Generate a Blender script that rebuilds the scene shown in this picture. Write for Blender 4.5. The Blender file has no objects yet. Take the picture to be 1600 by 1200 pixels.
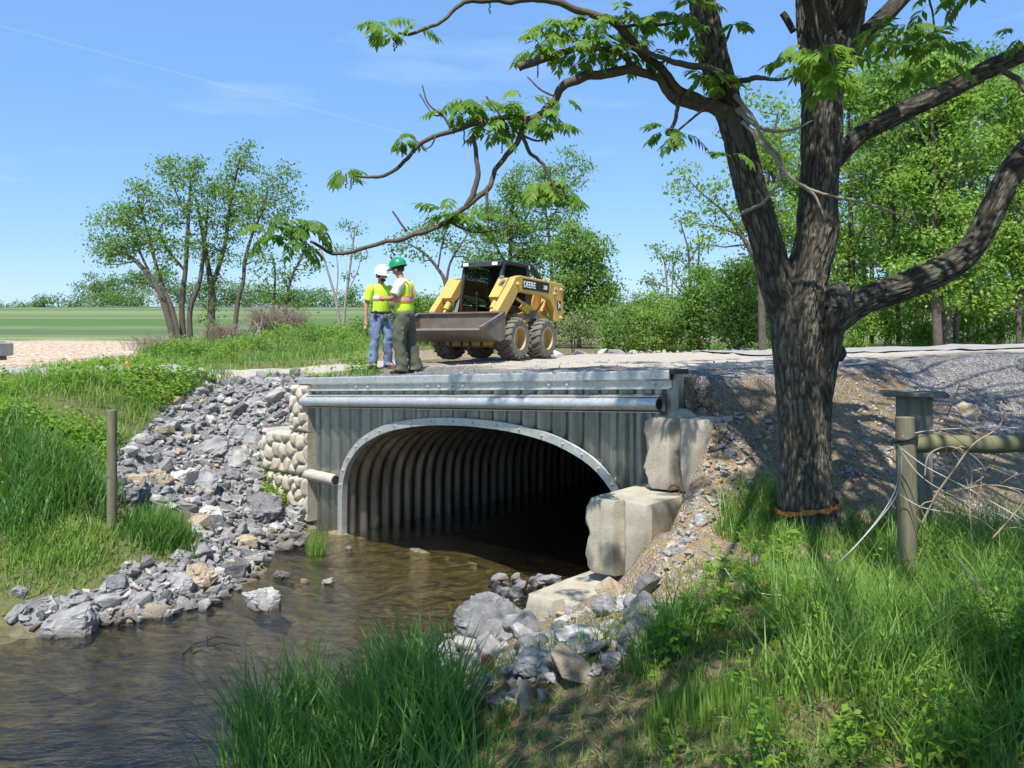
import bpy, bmesh, math, random
import numpy as np
from mathutils import Vector, Matrix, noise
random.seed(7); rng = np.random.default_rng(11)
C = bpy.context.scene.collection
S = bpy.context.scene
R = math.radians
# ------------------------------------------------------------------ camera, sky, sun, exposure
F = 1333.33; HZ = 530.0                       # focal length and eye level in photo pixels; the eye is the origin
cd = bpy.data.cameras.new('camera'); cam = bpy.data.objects.new('camera', cd); C.objects.link(cam)
cd.sensor_width = 36; cd.lens = 30; cd.shift_y = -(600-HZ)/1600
cd.clip_start = 0.1; cd.clip_end = 3000
cam.location = (0, 0, 0); cam.rotation_euler = (R(90), 0, 0)
S.camera = cam
SUN_EL = 60.0; SD = Vector((-0.28, -0.96, 0)).normalized()      # horizontal direction towards the sun
W = bpy.data.worlds.new('World'); S.world = W; W.use_nodes = True
wn, wl = W.node_tree.nodes, W.node_tree.links
sky = wn.new('ShaderNodeTexSky'); sky.sky_type = 'NISHITA'; sky.sun_disc = False
sky.sun_elevation = R(SUN_EL); sky.sun_rotation = math.atan2(SD.x, SD.y)
sky.air_density = 1.0; sky.dust_density = 0.35; sky.ozone_density = 2.6; sky.altitude = 100
# faint high cirrus: the cloud cover of the sky itself, by direction
tc = wn.new('ShaderNodeTexCoord'); mp = wn.new('ShaderNodeMapping'); mp.inputs['Scale'].default_value = (1.6, 1.6, 9)
nz = wn.new('ShaderNodeTexNoise'); nz.inputs['Scale'].default_value = 2.2; nz.inputs['Detail'].default_value = 7; nz.inputs['Roughness'].default_value = .55
rp = wn.new('ShaderNodeValToRGB'); rp.color_ramp.elements[0].position = .58; rp.color_ramp.elements[1].position = .95
rp.color_ramp.elements[1].color = (.26, .26, .26, 1); rp.color_ramp.elements[0].color = (0.0, 0.0, 0.0, 1)
mx = wn.new('ShaderNodeMix'); mx.data_type = 'RGBA'; mx.inputs[7].default_value = (7.5, 8.0, 8.6, 1)
wl.new(tc.outputs['Generated'], mp.inputs[0]); wl.new(mp.outputs[0], nz.inputs['Vector']); wl.new(nz.outputs['Fac'], rp.inputs[0])
hs = wn.new('ShaderNodeHueSaturation'); hs.inputs['Saturation'].default_value = 1.10; wl.new(sky.outputs[0], hs.inputs['Color'])
ev = wn.new('ShaderNodeMix'); ev.data_type = 'RGBA'; ev.inputs[0].default_value = .50; ev.inputs[7].default_value = (1.35, 2.9, 6.1, 1); wl.new(hs.outputs[0], ev.inputs[6])      # clear-air blue, evened towards the horizon
wl.new(rp.outputs[0], mx.inputs[0]); wl.new(ev.outputs[2], mx.inputs[6])
wl.new(mx.outputs[2], wn['Background'].inputs[0]); wn['Background'].inputs[1].default_value = 0.116
sl = bpy.data.lights.new('sun', 'SUN'); sl.energy = 4.6; sl.angle = R(.53); sl.color = (1, .95, .87)
so = bpy.data.objects.new('sun', sl); C.objects.link(so); so.location = (-10, -20, 40)
sv = Vector((SD.x*math.cos(R(SUN_EL)), SD.y*math.cos(R(SUN_EL)), math.sin(R(SUN_EL))))
so.rotation_euler = sv.to_track_quat('Z', 'Y').to_euler()
S.view_settings.view_transform = 'Standard'; S.view_settings.look = 'None'; S.view_settings.gamma = 1
S.view_settings.exposure = 0.68
S.cycles.max_bounces = 8; S.cycles.transparent_max_bounces = 12; S.cycles.diffuse_bounces = 4
S.cycles.use_adaptive_sampling = True; S.cycles.adaptive_threshold = .02
try: S.cycles.use_denoising = True
except Exception: pass

def P(px, py, Y):                              # the place at distance Y seen at a photo pixel
    return Vector(((px-800)/F*Y, Y, (HZ-py)/F*Y))
# ------------------------------------------------------------------ helpers
def tag(o, label=None, cat=None, group=None, kind=None):
    if label: o['label'] = label
    if cat: o['category'] = cat
    if group: o['group'] = group
    if kind: o['kind'] = kind
    return o
def empty(name, loc=(0, 0, 0), rz=0, label=None, cat=None, group=None):
    o = bpy.data.objects.new(name, None); C.objects.link(o); o.location = loc; o.rotation_euler = (0, 0, rz)
    o.empty_display_size = .1
    return tag(o, label, cat, group)
def copy_tree(o, parent=None):
    c = o.copy(); C.objects.link(c); c.parent = parent
    for ch in list(o.children): copy_tree(ch, c)
    return c
class G:                                        # collects shapes for ONE mesh object
    def __init__(s): s.v = []; s.f = []; s.uv = []; s.n = 0; s.hasuv = False
    def add(s, v, f, uv=None):
        s.v.extend([tuple(p) for p in v]); s.f.extend([tuple(i+s.n for i in q) for q in f])
        s.uv.extend(uv if uv is not None else [(0, 0)]*len(v)); s.hasuv |= uv is not None; s.n += len(v); return s
    def box(s, lo, hi, M=None, bev=0):
        x0, y0, z0 = lo; x1, y1, z1 = hi
        if bev:
            b = min(bev, (x1-x0)*.45, (y1-y0)*.45, (z1-z0)*.45)
            v = []; idx = {}
            for sx in (0, 1):
                for sy in (0, 1):
                    for sz in (0, 1):
                        c = Vector((x1 if sx else x0, y1 if sy else y0, z1 if sz else z0))
                        for ax in range(3):
                            q = c.copy()
                            for k in range(3):
                                if k != ax: q[k] += -b if (sx, sy, sz)[k] else b
                            idx[sx, sy, sz, ax] = len(v); v.append(q)
            bm = bmesh.new(); [bm.verts.new(p) for p in v]; bmesh.ops.convex_hull(bm, input=bm.verts)
            bm.verts.ensure_lookup_table(); bm.verts.index_update()
            vv = [x.co.copy() for x in bm.verts]; ff = [[x.index for x in q.verts] for q in bm.faces]; bm.free()
        else:
            vv = [Vector(p) for p in ((x0,y0,z0),(x1,y0,z0),(x1,y1,z0),(x0,y1,z0),(x0,y0,z1),(x1,y0,z1),(x1,y1,z1),(x0,y1,z1))]
            ff = [(0,3,2,1),(4,5,6,7),(0,1,5,4),(1,2,6,5),(2,3,7,6),(3,0,4,7)]
        if M is not None: vv = [M @ p for p in vv]
        return s.add(vv, ff)
    def prism(s, poly, y0, y1, M=None, axis='y'):          # poly in (x,z), extruded along y
        n = len(poly)
        if axis == 'y': v = [Vector((x, y0, z)) for x, z in poly]+[Vector((x, y1, z)) for x, z in poly]
        elif axis == 'x': v = [Vector((y0, x, z)) for x, z in poly]+[Vector((y1, x, z)) for x, z in poly]
        else: v = [Vector((x, z, y0)) for x, z in poly]+[Vector((x, z, y1)) for x, z in poly]
        if M is not None: v = [M @ p for p in v]
        f = [tuple(range(n))[::-1], tuple(range(n, 2*n))]+[(i, (i+1) % n, n+(i+1) % n, n+i) for i in range(n)]
        return s.add(v, f)
    def tube(s, pts, rad, n=8, caps=True, flat=None, up=None, jit=0):
        pts = [Vector(p) for p in pts]; m = len(pts)
        if not hasattr(rad, '__len__'): rad = [rad]*m
        T = []
        for i in range(m):
            t = pts[min(i+1, m-1)]-pts[max(i-1, 0)]
            T.append(t.normalized() if t.length > 1e-9 else Vector((0, 0, 1)))
        a = Vector(up) if up is not None else (Vector((1, 0, 0)) if abs(T[0].x) < .8 else Vector((0, 1, 0)))
        a = (a-T[0]*a.dot(T[0])).normalized(); v = []; uv = []; L = 0
        for i in range(m):
            if i: L += (pts[i]-pts[i-1]).length
            a = a-T[i]*a.dot(T[i]); a.normalize(); b = T[i].cross(a)
            r = rad[i]; ra, rb = (r if hasattr(r, '__len__') else (r, r))
            for k in range(n):
                w = 2*math.pi*k/n; jr = 1+(random.uniform(-jit, jit) if jit else 0)
                v.append(pts[i]+(a*math.cos(w)*ra+b*math.sin(w)*rb)*jr); uv.append((k/n, L))
        f = [(i*n+k, i*n+(k+1) % n, (i+1)*n+(k+1) % n, (i+1)*n+k) for i in range(m-1) for k in range(n)]
        if caps: f += [tuple(range(n))[::-1], tuple((m-1)*n+k for k in range(n))]
        return s.add(v, f, uv)
    def lathe(s, prof, n=24, M=None, caps=True):             # prof (r, z)
        v = [Vector((r*math.cos(2*math.pi*k/n), r*math.sin(2*math.pi*k/n), z)) for r, z in prof for k in range(n)]
        if M is not None: v = [M @ p for p in v]
        m = len(prof)
        f = [(i*n+k, i*n+(k+1) % n, (i+1)*n+(k+1) % n, (i+1)*n+k) for i in range(m-1) for k in range(n)]
        if caps: f += [tuple(range(n))[::-1], tuple((m-1)*n+k for k in range(n))]
        return s.add(v, f)
    def build(s, name, mat, parent=None, smooth=False, M=None):
        me = bpy.data.meshes.new(name); me.from_pydata(s.v, [], s.f); me.validate(clean_customdata=False)
        if s.hasuv and len(s.uv) == len(me.vertices):
            ul = me.uv_layers.new(name='UVMap'); li = np.zeros(len(me.loops), np.int32); me.loops.foreach_get('vertex_index', li)
            ul.data.foreach_set('uv', np.array(s.uv, np.float32)[li].ravel())
        o = bpy.data.objects.new(name, me); C.objects.link(o); o.parent = parent
        if M is not None: o.matrix_local = M
        if mat: me.materials.append(mat)
        if smooth:
            me.polygons.foreach_set('use_smooth', [True]*len(me.polygons))
            if smooth == 'auto':
                try: me.set_sharp_from_angle(angle=R(38))
                except Exception: pass
        return o
def np_mesh(name, V, Q, mat, parent=None, tint=None, smooth=False):     # V (n,3), Q (m,4): big foliage meshes
    me = bpy.data.meshes.new(name); V = np.asarray(V, np.float32); Q = np.asarray(Q, np.int32); k = Q.shape[1]
    me.vertices.add(len(V)); me.vertices.foreach_set('co', V.ravel())
    me.loops.add(Q.size); me.loops.foreach_set('vertex_index', Q.ravel())
    me.polygons.add(len(Q)); me.polygons.foreach_set('loop_start', np.arange(0, Q.size, k, dtype=np.int32))
    me.update(calc_edges=True)
    if smooth: me.polygons.foreach_set('use_smooth', np.ones(len(Q), bool))
    if tint is not None:
        at = me.attributes.new('tint', 'FLOAT', 'POINT'); at.data.foreach_set('value', np.asarray(tint, np.float32))
    me.materials.append(mat); o = bpy.data.objects.new(name, me); C.objects.link(o); o.parent = parent
    return o
def unit(a): return a/np.maximum(np.linalg.norm(a, axis=-1, keepdims=True), 1e-9)
def leaves_np(c, d, nrm, L, Wd):                # pointed leaves: base c, direction d, facing nrm
    d = unit(d); s = unit(np.cross(d, nrm)); n2 = np.cross(s, d); L = L[:, None]; Wd = Wd[:, None]
    V = np.stack([c, c+d*L*.45+s*Wd*.5+n2*L*.06, c+d*L, c+d*L*.45-s*Wd*.5+n2*L*.06], 1).reshape(-1, 3)
    return V, np.arange(len(V)).reshape(-1, 4)
def smooth_path(pts, k=5):
    p = [Vector(q) for q in pts]; out = []
    for i in range(len(p)-1):
        p0, p1, p2, p3 = p[max(i-1, 0)], p[i], p[i+1], p[min(i+2, len(p)-1)]
        for j in range(k):
            t = j/k; out.append(.5*((2*p1)+(p2-p0)*t+(2*p0-5*p1+4*p2-p3)*t*t+(3*p1-p0-3*p2+p3)*t**3))
    out.append(p[-1]); return out
def interp(r, k=5):
    return [r[i]+(r[i+1]-r[i])*j/k for i in range(len(r)-1) for j in range(k)]+[r[-1]]
# ------------------------------------------------------------------ materials
class NT:
    def __init__(s, name):
        s.m = bpy.data.materials.new(name); s.m.use_nodes = True; s.t = s.m.node_tree; s.n = s.t.nodes; s.b = s.n['Principled BSDF']
        s.out = s.n['Material Output']
    def L(s, a, b): s.t.links.new(a, b)
    def node(s, t, **kw):
        n = s.n.new(t)
        for k, v in kw.items():
            if hasattr(n, k): setattr(n, k, v)
        return n
    def setin(s, inp, v):
        if hasattr(v, 'is_output'): s.L(v, inp)
        elif hasattr(v, '__len__') and len(v) == 3 and inp.type == 'RGBA': inp.default_value = (*v, 1)
        else: inp.default_value = v
    def coord(s, kind='Object', scale=None):
        o = s.node('ShaderNodeTexCoord').outputs[kind]
        if scale is not None:
            m = s.node('ShaderNodeMapping'); m.inputs['Scale'].default_value = scale; s.L(o, m.inputs[0]); o = m.outputs[0]
        return o
    def noise(s, scale, detail=5, rough=.6, vec=None, out='Fac', dist=0):
        n = s.node('ShaderNodeTexNoise'); n.inputs['Scale'].default_value = scale; n.inputs['Detail'].default_value = detail
        n.inputs['Roughness'].default_value = rough; n.inputs['Distortion'].default_value = dist
        if vec is not None: s.L(vec, n.inputs['Vector'])
        return n.outputs[out]
    def voro(s, scale, feature='F1', vec=None, out='Distance', rnd=1):
        n = s.node('ShaderNodeTexVoronoi', feature=feature); n.inputs['Scale'].default_value = scale; n.inputs['Randomness'].default_value = rnd
        if vec is not None: s.L(vec, n.inputs['Vector'])
        return n.outputs[out]
    def ramp(s, fac, stops):
        n = s.node('ShaderNodeValToRGB'); e = n.color_ramp.elements
        while len(e) < len(stops): e.new(.5)
        for q, (p, c) in zip(e, stops): q.position = p; q.color = (c, c, c, 1) if not hasattr(c, '__len__') else (*c, 1)
        s.L(fac, n.inputs[0]); return n.outputs[0]
    def mix(s, fac, a, b, blend='MIX'):
        n = s.node('ShaderNodeMix', data_type='RGBA', blend_type=blend)
        s.setin(n.inputs[0], fac); s.setin(n.inputs[6], a); s.setin(n.inputs[7], b); return n.outputs[2]
    def math(s, op, a, b=0.0, clamp=False):
        n = s.node('ShaderNodeMath', operation=op, use_clamp=clamp); s.setin(n.inputs[0], a); s.setin(n.inputs[1], b); return n.outputs[0]
    def attr(s, name, out='Fac'):
        n = s.node('ShaderNodeAttribute'); n.attribute_name = name; return n.outputs[out]
    def bump(s, h, strength=.5, dist=.02, prev=None):
        n = s.node('ShaderNodeBump'); n.inputs['Strength'].default_value = strength; n.inputs['Distance'].default_value = dist
        s.L(h, n.inputs['Height'])
        if prev is not None: s.L(prev, n.inputs['Normal'])
        return n.outputs[0]
    def done(s, col=None, rough=.8, metal=0, normal=None, spec=None):
        if col is not None: s.setin(s.b.inputs['Base Color'], col)
        s.setin(s.b.inputs['Roughness'], rough); s.setin(s.b.inputs['Metallic'], metal)
        if normal is not None: s.L(normal, s.b.inputs['Normal'])
        if spec is not None: s.b.inputs['Specular IOR Level'].default_value = spec
        return s.m
def plain(name, col, rough=.6, metal=0, var=.25, scale=6, bump=.0, bscale=60, col2=None, spec=None):
    m = NT(name); v = m.coord(); f = m.noise(scale, 6, .62, v)
    c2 = col2 or tuple(x*(1-var) for x in col)
    c = m.mix(m.ramp(f, [(.3, 0), (.7, 1)]), col, c2)
    nrm = m.bump(m.noise(bscale, 5, .6, v), bump, .01) if bump else None
    return m.done(c, rough, metal, nrm, spec)
def leafmat(name, ca, cb, trans=.45, rough=.55, spec=.35):
    m = NT(name); c = m.mix(m.attr('tint'), ca, cb)
    m.done(c, rough, spec=spec)
    t = m.node('ShaderNodeBsdfTranslucent'); m.L(m.mix(.35, c, (.34, .55, .05), 'MIX'), t.inputs[0])
    x = m.node('ShaderNodeMixShader'); x.inputs[0].default_value = trans
    m.L(m.b.outputs[0], x.inputs[1]); m.L(t.outputs[0], x.inputs[2]); m.L(x.outputs[0], m.out.inputs[0]); return m.m
M = {}
def wet(m, c):                                  # the dark wet line just above the water
    g = m.node('ShaderNodeNewGeometry').outputs['Position']; s = m.node('ShaderNodeSeparateXYZ'); m.L(g, s.inputs[0]); r = m.node('ShaderNodeMapRange')
    m.L(m.math('ADD', s.outputs[2], m.math('MULTIPLY', m.noise(6, 4, .6, g), .10)), r.inputs[0]); r.inputs[1].default_value = -2.80; r.inputs[2].default_value = -2.70; r.inputs[3].default_value = .75; r.inputs[4].default_value = 0
    return m.mix(r.outputs[0], c, (.07, .06, .045))
def rockmat(name, dark, light, vein=.5):
    m = NT(name); v = m.coord(); rnd = m.node('ShaderNodeObjectInfo').outputs['Random']
    f = m.noise(3.2, 8, .65, v, dist=.4); base = m.mix(m.ramp(f, [(.3, 0), (.68, 1)]), dark, light)
    base = m.mix(m.ramp(m.noise(9, 6, .7, m.coord('Object', (1, 1, 3.5))), [(.56, 0), (.72, vein)]), base, (.5, .49, .47))
    base = m.mix(.55, base, m.ramp(rnd, [(0, .5), (.5, .82), (1, 1.1)]), 'MULTIPLY')
    base = m.mix(m.ramp(m.noise(1.4, 4, .6, v), [(.55, 0), (.75, .35)]), base, (.22, .17, .11))
    base = wet(m, base)
    b = m.bump(m.noise(26, 8, .7, v), .55, .02); b = m.bump(m.noise(5, 6, .6, m.coord('Object', (1, 1, 4))), .6, .05, b)
    return m.done(base, .85, normal=b, spec=.3)
M['rock'] = rockmat('grey_limestone', (.175, .174, .180), (.43, .425, .425))
M['rock_dark'] = rockmat('dark_slate', (.085, .086, .092), (.235, .235, .245), .6)
M['rock_pale'] = rockmat('pale_limestone', (.34, .335, .325), (.60, .585, .555), .7)
M['rock_tan'] = rockmat('tan_stone', (.30, .22, .14), (.52, .44, .33), .4)
def galv():
    m = NT('galvanised_aluminium'); v = m.coord(); sp = m.voro(38, 'F1', v, 'Color')
    g = m.node('ShaderNodeSeparateColor'); m.L(sp, g.inputs[0])
    c = m.mix(m.ramp(g.outputs[0], [(0, 0), (1, 1)]), (.50, .515, .49), (.65, .66, .63))
    st = m.noise(2.4, 7, .65, m.coord('Object', (3, 3, .35)))
    c = m.mix(m.ramp(st, [(.45, 0), (.72, .6)]), c, (.40, .41, .37))
    n = m.bump(m.noise(14, 5, .5, v), .12, .01)
    return m.done(c, m.ramp(m.noise(7, 5, .6, v), [(.3, .36), (.7, .55)]), .62, n)
M['galv'] = galv()
def plate():
    m = NT('weathered_corrugated_plate'); v = m.coord(); st = m.noise(2.2, 8, .68, m.coord('Object', (3.5, 3.5, .22)))
    c = m.mix(m.ramp(st, [(.35, 0), (.7, 1)]), (.22, .23, .20), (.46, .47, .425))
    c = m.mix(m.ramp(m.noise(7, 6, .7, v), [(.5, 0), (.75, .5)]), c, (.15, .165, .12))
    z = m.node('ShaderNodeSeparateXYZ'); m.L(v, z.inputs[0])
    lo = m.ramp(m.math('ADD', z.outputs[2], m.math('MULTIPLY', m.noise(5, 4, .6, v), .3)), [(0, 1), (1, 0)])
    mr = m.node('ShaderNodeMapRange'); m.L(m.math('ADD', z.outputs[2], m.math('MULTIPLY', m.noise(5, 4, .6, v), .3)), mr.inputs[0])
    mr.inputs[1].default_value = -2.72; mr.inputs[2].default_value = -2.3; mr.inputs[3].default_value = .7; mr.inputs[4].default_value = 0
    c = m.mix(mr.outputs[0], c, (.26, .235, .17))
    n = m.bump(m.noise(22, 6, .6, v), .15, .01)
    return m.done(c, .34, .90, n)
M['plate'] = plate()
def barrelm():
    m = NT('silty_barrel_plate'); v = m.coord(); st = m.noise(2, 8, .68, m.coord('Object', (2.5, 2.5, .3)))
    c = m.mix(m.ramp(st, [(.35, 0), (.7, 1)]), (.13, .115, .09), (.36, .33, .28))
    return m.done(c, .38, .8, m.bump(m.noise(20, 6, .6, v), .2, .01))
M['barrel'] = barrelm()
def conc(name, ca, cb):
    m = NT(name); v = m.coord(); c = m.mix(m.ramp(m.noise(3, 8, .65, v), [(.35, 0), (.7, 1)]), ca, cb)
    c = m.mix(m.ramp(m.noise(2.6, 7, .65, m.coord('Object', (4, 4, .6))), [(.52, 0), (.74, .55)]), c, (.25, .235, .19))
    c = m.mix(m.ramp(m.voro(46, 'F1', v), [(.08, .6), (.16, 0)]), c, (.16, .15, .13))
    c = wet(m, m.mix(m.ramp(m.noise(1.7, 6, .7, v), [(.5, 0), (.68, .55)]), c, (.21, .185, .135)))
    n = m.bump(m.noise(40, 6, .7, v), .4, .012); n = m.bump(m.noise(7, 5, .6, v), .35, .03, n)
    return m.done(c, .9, normal=n, spec=.2)
M['conc'] = conc('weathered_concrete', (.44, .405, .325), (.31, .285, .225))
M['cobble'] = conc('cobble_cast_concrete', (.52, .475, .39), (.40, .36, .285))
def bark():
    m = NT('furrowed_bark'); uv = m.coord('UV', (1, 1, 1))
    mp = m.node('ShaderNodeMapping'); m.L(m.node('ShaderNodeTexCoord').outputs['UV'], mp.inputs[0]); mp.inputs['Scale'].default_value = (58, 17, 1)
    wob = m.noise(2.2, 3, .6, mp.outputs[0], 'Color'); mv = m.mix(.14, mp.outputs[0], wob, 'ADD')
    mp2 = m.node('ShaderNodeMapping'); m.L(mv, mp2.inputs[0]); mp2.inputs['Scale'].default_value = (1, .36, 1)
    cr = m.voro(1.0, 'DISTANCE_TO_EDGE', mp2.outputs[0]); ridge = m.ramp(cr, [(.02, 0), (.28, 1)])
    f = m.noise(30, 6, .7, m.coord()); h = m.math('ADD', ridge, m.math('MULTIPLY', f, .45))
    ridge = m.attr('ridge'); c = m.mix(ridge, (.042, .036, .029), m.mix(m.ramp(f, [(.35, 0), (.65, 1)]), (.125, .112, .09), (.215, .198, .162))); c = m.mix(m.ramp(m.noise(9, 5, .6, m.coord()), [(.45, 0), (.75, .5)]), c, (.115, .115, .075))
    return m.done(c, .95, normal=m.bump(h, .8, .022), spec=.12)
M['bark'] = bark()
M['twig'] = plain('twig_bark', (.125, .105, .078), .9, var=.5, scale=20)
M['trunk'] = plain('far_bark', (.13, .11, .085), .9, var=.5, scale=8)
M['trunk_pale'] = plain('pale_dead_bark', (.34, .31, .26), .9, var=.4, scale=8)
M['walnut'] = leafmat('walnut_leaf', (.075, .17, .028), (.19, .34, .045), .52)
M['leaf'] = leafmat('tree_leaf', (.105, .21, .045), (.20, .34, .075), .46)
M['leaf_yel'] = leafmat('young_leaf', (.15, .275, .045), (.27, .43, .075), .5)
M['leaf_pale'] = leafmat('greyish_willow_leaf', (.14, .19, .08), (.24, .29, .13), .35)
M['leaf_far'] = leafmat('far_leaf', (.11, .21, .065), (.185, .30, .09), .4)
M['grass'] = leafmat('grass_blade', (.10, .21, .032), (.27, .42, .09), .45, .5)
M['grass_dark'] = leafmat('tall_grass_blade', (.045, .14, .03), (.15, .30, .065), .45, .45)
M['weed'] = leafmat('weed_leaf', (.10, .22, .02), (.24, .40, .04), .45)
M['straw'] = plain('dead_stem', (.36, .28, .19), .9, var=.4, scale=10)
M['brush'] = plain('dry_brush_stem', (.30, .235, .18), .9, var=.35, scale=5)
# ------------------------------------------------------------------ the lie of the land
PL = np.array([-3.07, 13.0]); UD = np.array([.771, -.637]); VD = np.array([.637, .771]); WL = 6.33   # headwall line: left end, along, into
WATER = -2.85
def UV2(u, v, z): return Vector((PL[0]+UD[0]*u+VD[0]*v, PL[1]+UD[1]*u+VD[1]*v, z))
CH = np.array([(-2.95,12.9),(-3.3,11.87),(-3.25,11.2),(-3.04,10.13),(-3.57,9.15),(-4.16,8.54),(-4.85,8.0),(-6.2,7.0),(-9,5.3),(-16,3),(-40,1),
               (-40,-14),(-16,-8),(-9,-2.5),(-4,0.2),(-1.6,2.7),(-1.45,4.0),(-1.68,4.9),(-1.85,5.7),(-1.5,6.15),(-.98,6.6),(-.62,7.4),(-.1,8.4),(.45,9.2),(.94,9.75)])
def ssf(a, b, x): t = np.clip((x-a)/(b-a), 0, 1); return t*t*(3-2*t)
def chdist(x, y):                                # signed distance to the stream's edge, negative in the water
    n = len(CH); d = np.full(x.shape, 1e9); inside = np.zeros(x.shape, bool)
    for i in range(n):
        ax, ay = CH[i]; bx, by = CH[(i+1) % n]; ex, ey = bx-ax, by-ay
        t = np.clip(((x-ax)*ex+(y-ay)*ey)/(ex*ex+ey*ey), 0, 1); d = np.minimum(d, np.hypot(x-ax-t*ex, y-ay-t*ey))
        c = ((ay > y) != (by > y)) & (x < ex*(y-ay)/(by-ay+1e-12)+ax); inside ^= c
    return np.where(inside, -d, d)
CR = np.array([(1.75,9.0),(3.6,10.4),(5.6,12.2),(9,13.6),(16,14.6),(40,16)])
def crest(x, y):                                 # distance in front of the right-hand shoulder of the road
    d = np.full(x.shape, 1e9); sg = np.ones(x.shape)
    for i in range(len(CR)-1):
        ax, ay = CR[i]; ex, ey = CR[i+1]-CR[i]; t = np.clip(((x-ax)*ex+(y-ay)*ey)/(ex*ex+ey*ey), 0, 1)
        q = np.hypot(x-ax-t*ex, y-ay-t*ey); s = np.sign(-(ex*(y-ay)-ey*(x-ax))); sg = np.where(q < d, s, sg); d = np.minimum(d, q)
    return d*sg
def vnoise(x, y, s, o=0):
    return (np.sin(x*s*1.3+o+1.7*np.sin(y*s*.9+o*2))*np.cos(y*s*1.1-o+1.3*np.sin(x*s*.7+o)))
def uv_of(x, y):
    return (x-PL[0])*UD[0]+(y-PL[1])*UD[1], (x-PL[0])*VD[0]+(y-PL[1])*VD[1]
def deck(x, y):
    u, v = uv_of(x, y); z = -.45+.024*np.clip(x, -30, 30)+.008*np.clip(y-14, -6, 12)
    cap = -.645+.265*np.clip(u, -3, WL+1)/WL
    w = ssf(3.0, .2, np.abs(v))*ssf(-5, -1, u)*ssf(WL+5, WL+.5, u)
    return z*(1-w)+cap*w
def ground(x, y, back=None):
    x = np.asarray(x, float); y = np.asarray(y, float); u, v = uv_of(x, y)
    if back is None: back = v > 0
    d = chdist(x, y); dk = deck(x, y); near = ssf(6, 3.2, np.hypot(x-PL[0], y-PL[1]))
    bank = WATER+near*.60*d+(1-near)*np.where(d < 1.1, .52*d, .572+.25*(d-1.1))
    bank = bank+1.3*np.clip(v-.1, 0, 9)*ssf(-3.4, -1.2, u)
    left = np.minimum(dk, bank)
    # right bank: grassy shelf under the tree, dirt slope up to the shoulder
    shelf = -1.66+.03*vnoise(x, y, 1.1)-.03*np.clip(y-3, -6, 6)*.3
    cs = dk-(.62+.36*ssf(3.4, 2.3, x))*np.clip(crest(x, y), 0, 50)
    rb = WATER+.48*d+1.5*np.clip(u-6.6, 0, 9)*ssf(-2.6, -1.2, v)+(v > -1.3)*ssf(6.3, 6.7, u)*.9*np.clip(v+1.2, 0, 9)+4.5*np.clip(v+.03, 0, 9)
    right = np.minimum(np.maximum(shelf, cs), np.minimum(rb, dk))
    isl = (x+.9*(y-9)*.6) < -1.6
    isl = (u < 3.0) & ~((y < 5) & (x > -8) & (u > -6) & (chdist(x, y) > 0) & (y+.8*x < 4.2))
    z = np.where(isl, left, right)
    # behind the headwall there is fill up to the deck
    z = np.where(back & (u > -.02) & (u < WL+.02), dk, z)
    bed = WATER+np.maximum(-.34, .30*d)+.035*vnoise(x, y, 3.1)+.03*vnoise(x, y, 6.3, 2)
    z = np.where((d < 0) & ~(back & (u > 0)), bed, z)
    # country beyond the road
    far = np.where(y < 45, -.5+(y-24)*.018, np.where(y < 150, -.12+(y-45)*.0562, 5.78-(y-150)*.03))
    far = np.maximum(far, -3)+.0
    ww = ssf(19, 27, y); z = z*(1-ww)+far*ww
    z = z+.75*np.exp(-((x+6.6)/4.2)**2-((y-29)/3.6)**2)+.3*np.exp(-((x+3)/2.5)**2-((y-24)/2)**2)
    # roughness
    rg = np.where(d > .1, 1, .0)*ssf(60, 30, y)
    z = z+rg*ssf(6.2, 6.9, u)*ssf(-3.4, -2.4, v)*ssf(5, 2, v)*ssf(4.2, 3, x)*(.05*vnoise(x, y, 4.1, 7)+.045*vnoise(x, y, 8.3, 1)-.02)
    return z+rg*(.022*vnoise(x, y, 2.3, 1)+.014*vnoise(x, y, 5.1, 3)+.008*vnoise(x, y, 11, 5))
def gz(x, y): return float(ground(np.array([x]), np.array([y]))[0])
_YS = np.concatenate([np.arange(2.2, 20, .02), np.arange(20, 160, .25)])
def hit(px, py):                                  # where the line of sight of a photo pixel meets the land
    x = (px-800)/F*_YS; z = (HZ-py)/F*_YS; g = ground(x, _YS); k = np.argmax(z <= g)
    if not (z <= g).any(): k = len(_YS)-1
    return Vector((x[k], _YS[k], g[k]))
def hits(pxs, pys): return [hit(a, b) for a, b in zip(pxs, pys)]
def inpoly(px, py, poly):
    ins = np.zeros(np.shape(px), bool); n = len(poly)
    for i in range(n):
        ax, ay = poly[i]; bx, by = poly[(i+1) % n]
        ins ^= ((ay > py) != (by > py)) & (px < (bx-ax)*(py-ay)/(by-ay+1e-12)+ax)
    return ins
RIP = [(150,775),(170,740),(205,690),(250,650),(300,612),(350,594),(420,586),(482,583),(488,640),(470,665),(425,672),(412,720),(410,800),(478,812),(482,850),(430,862),(395,905),
       (330,948),(190,975),(60,985),(15,965),(70,940),(150,925),(200,885),(265,880),(300,850),(300,800),(240,790)]
RIPW = None
def pix(x, y, z): return 800+x/y*F, HZ-z/y*F
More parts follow.
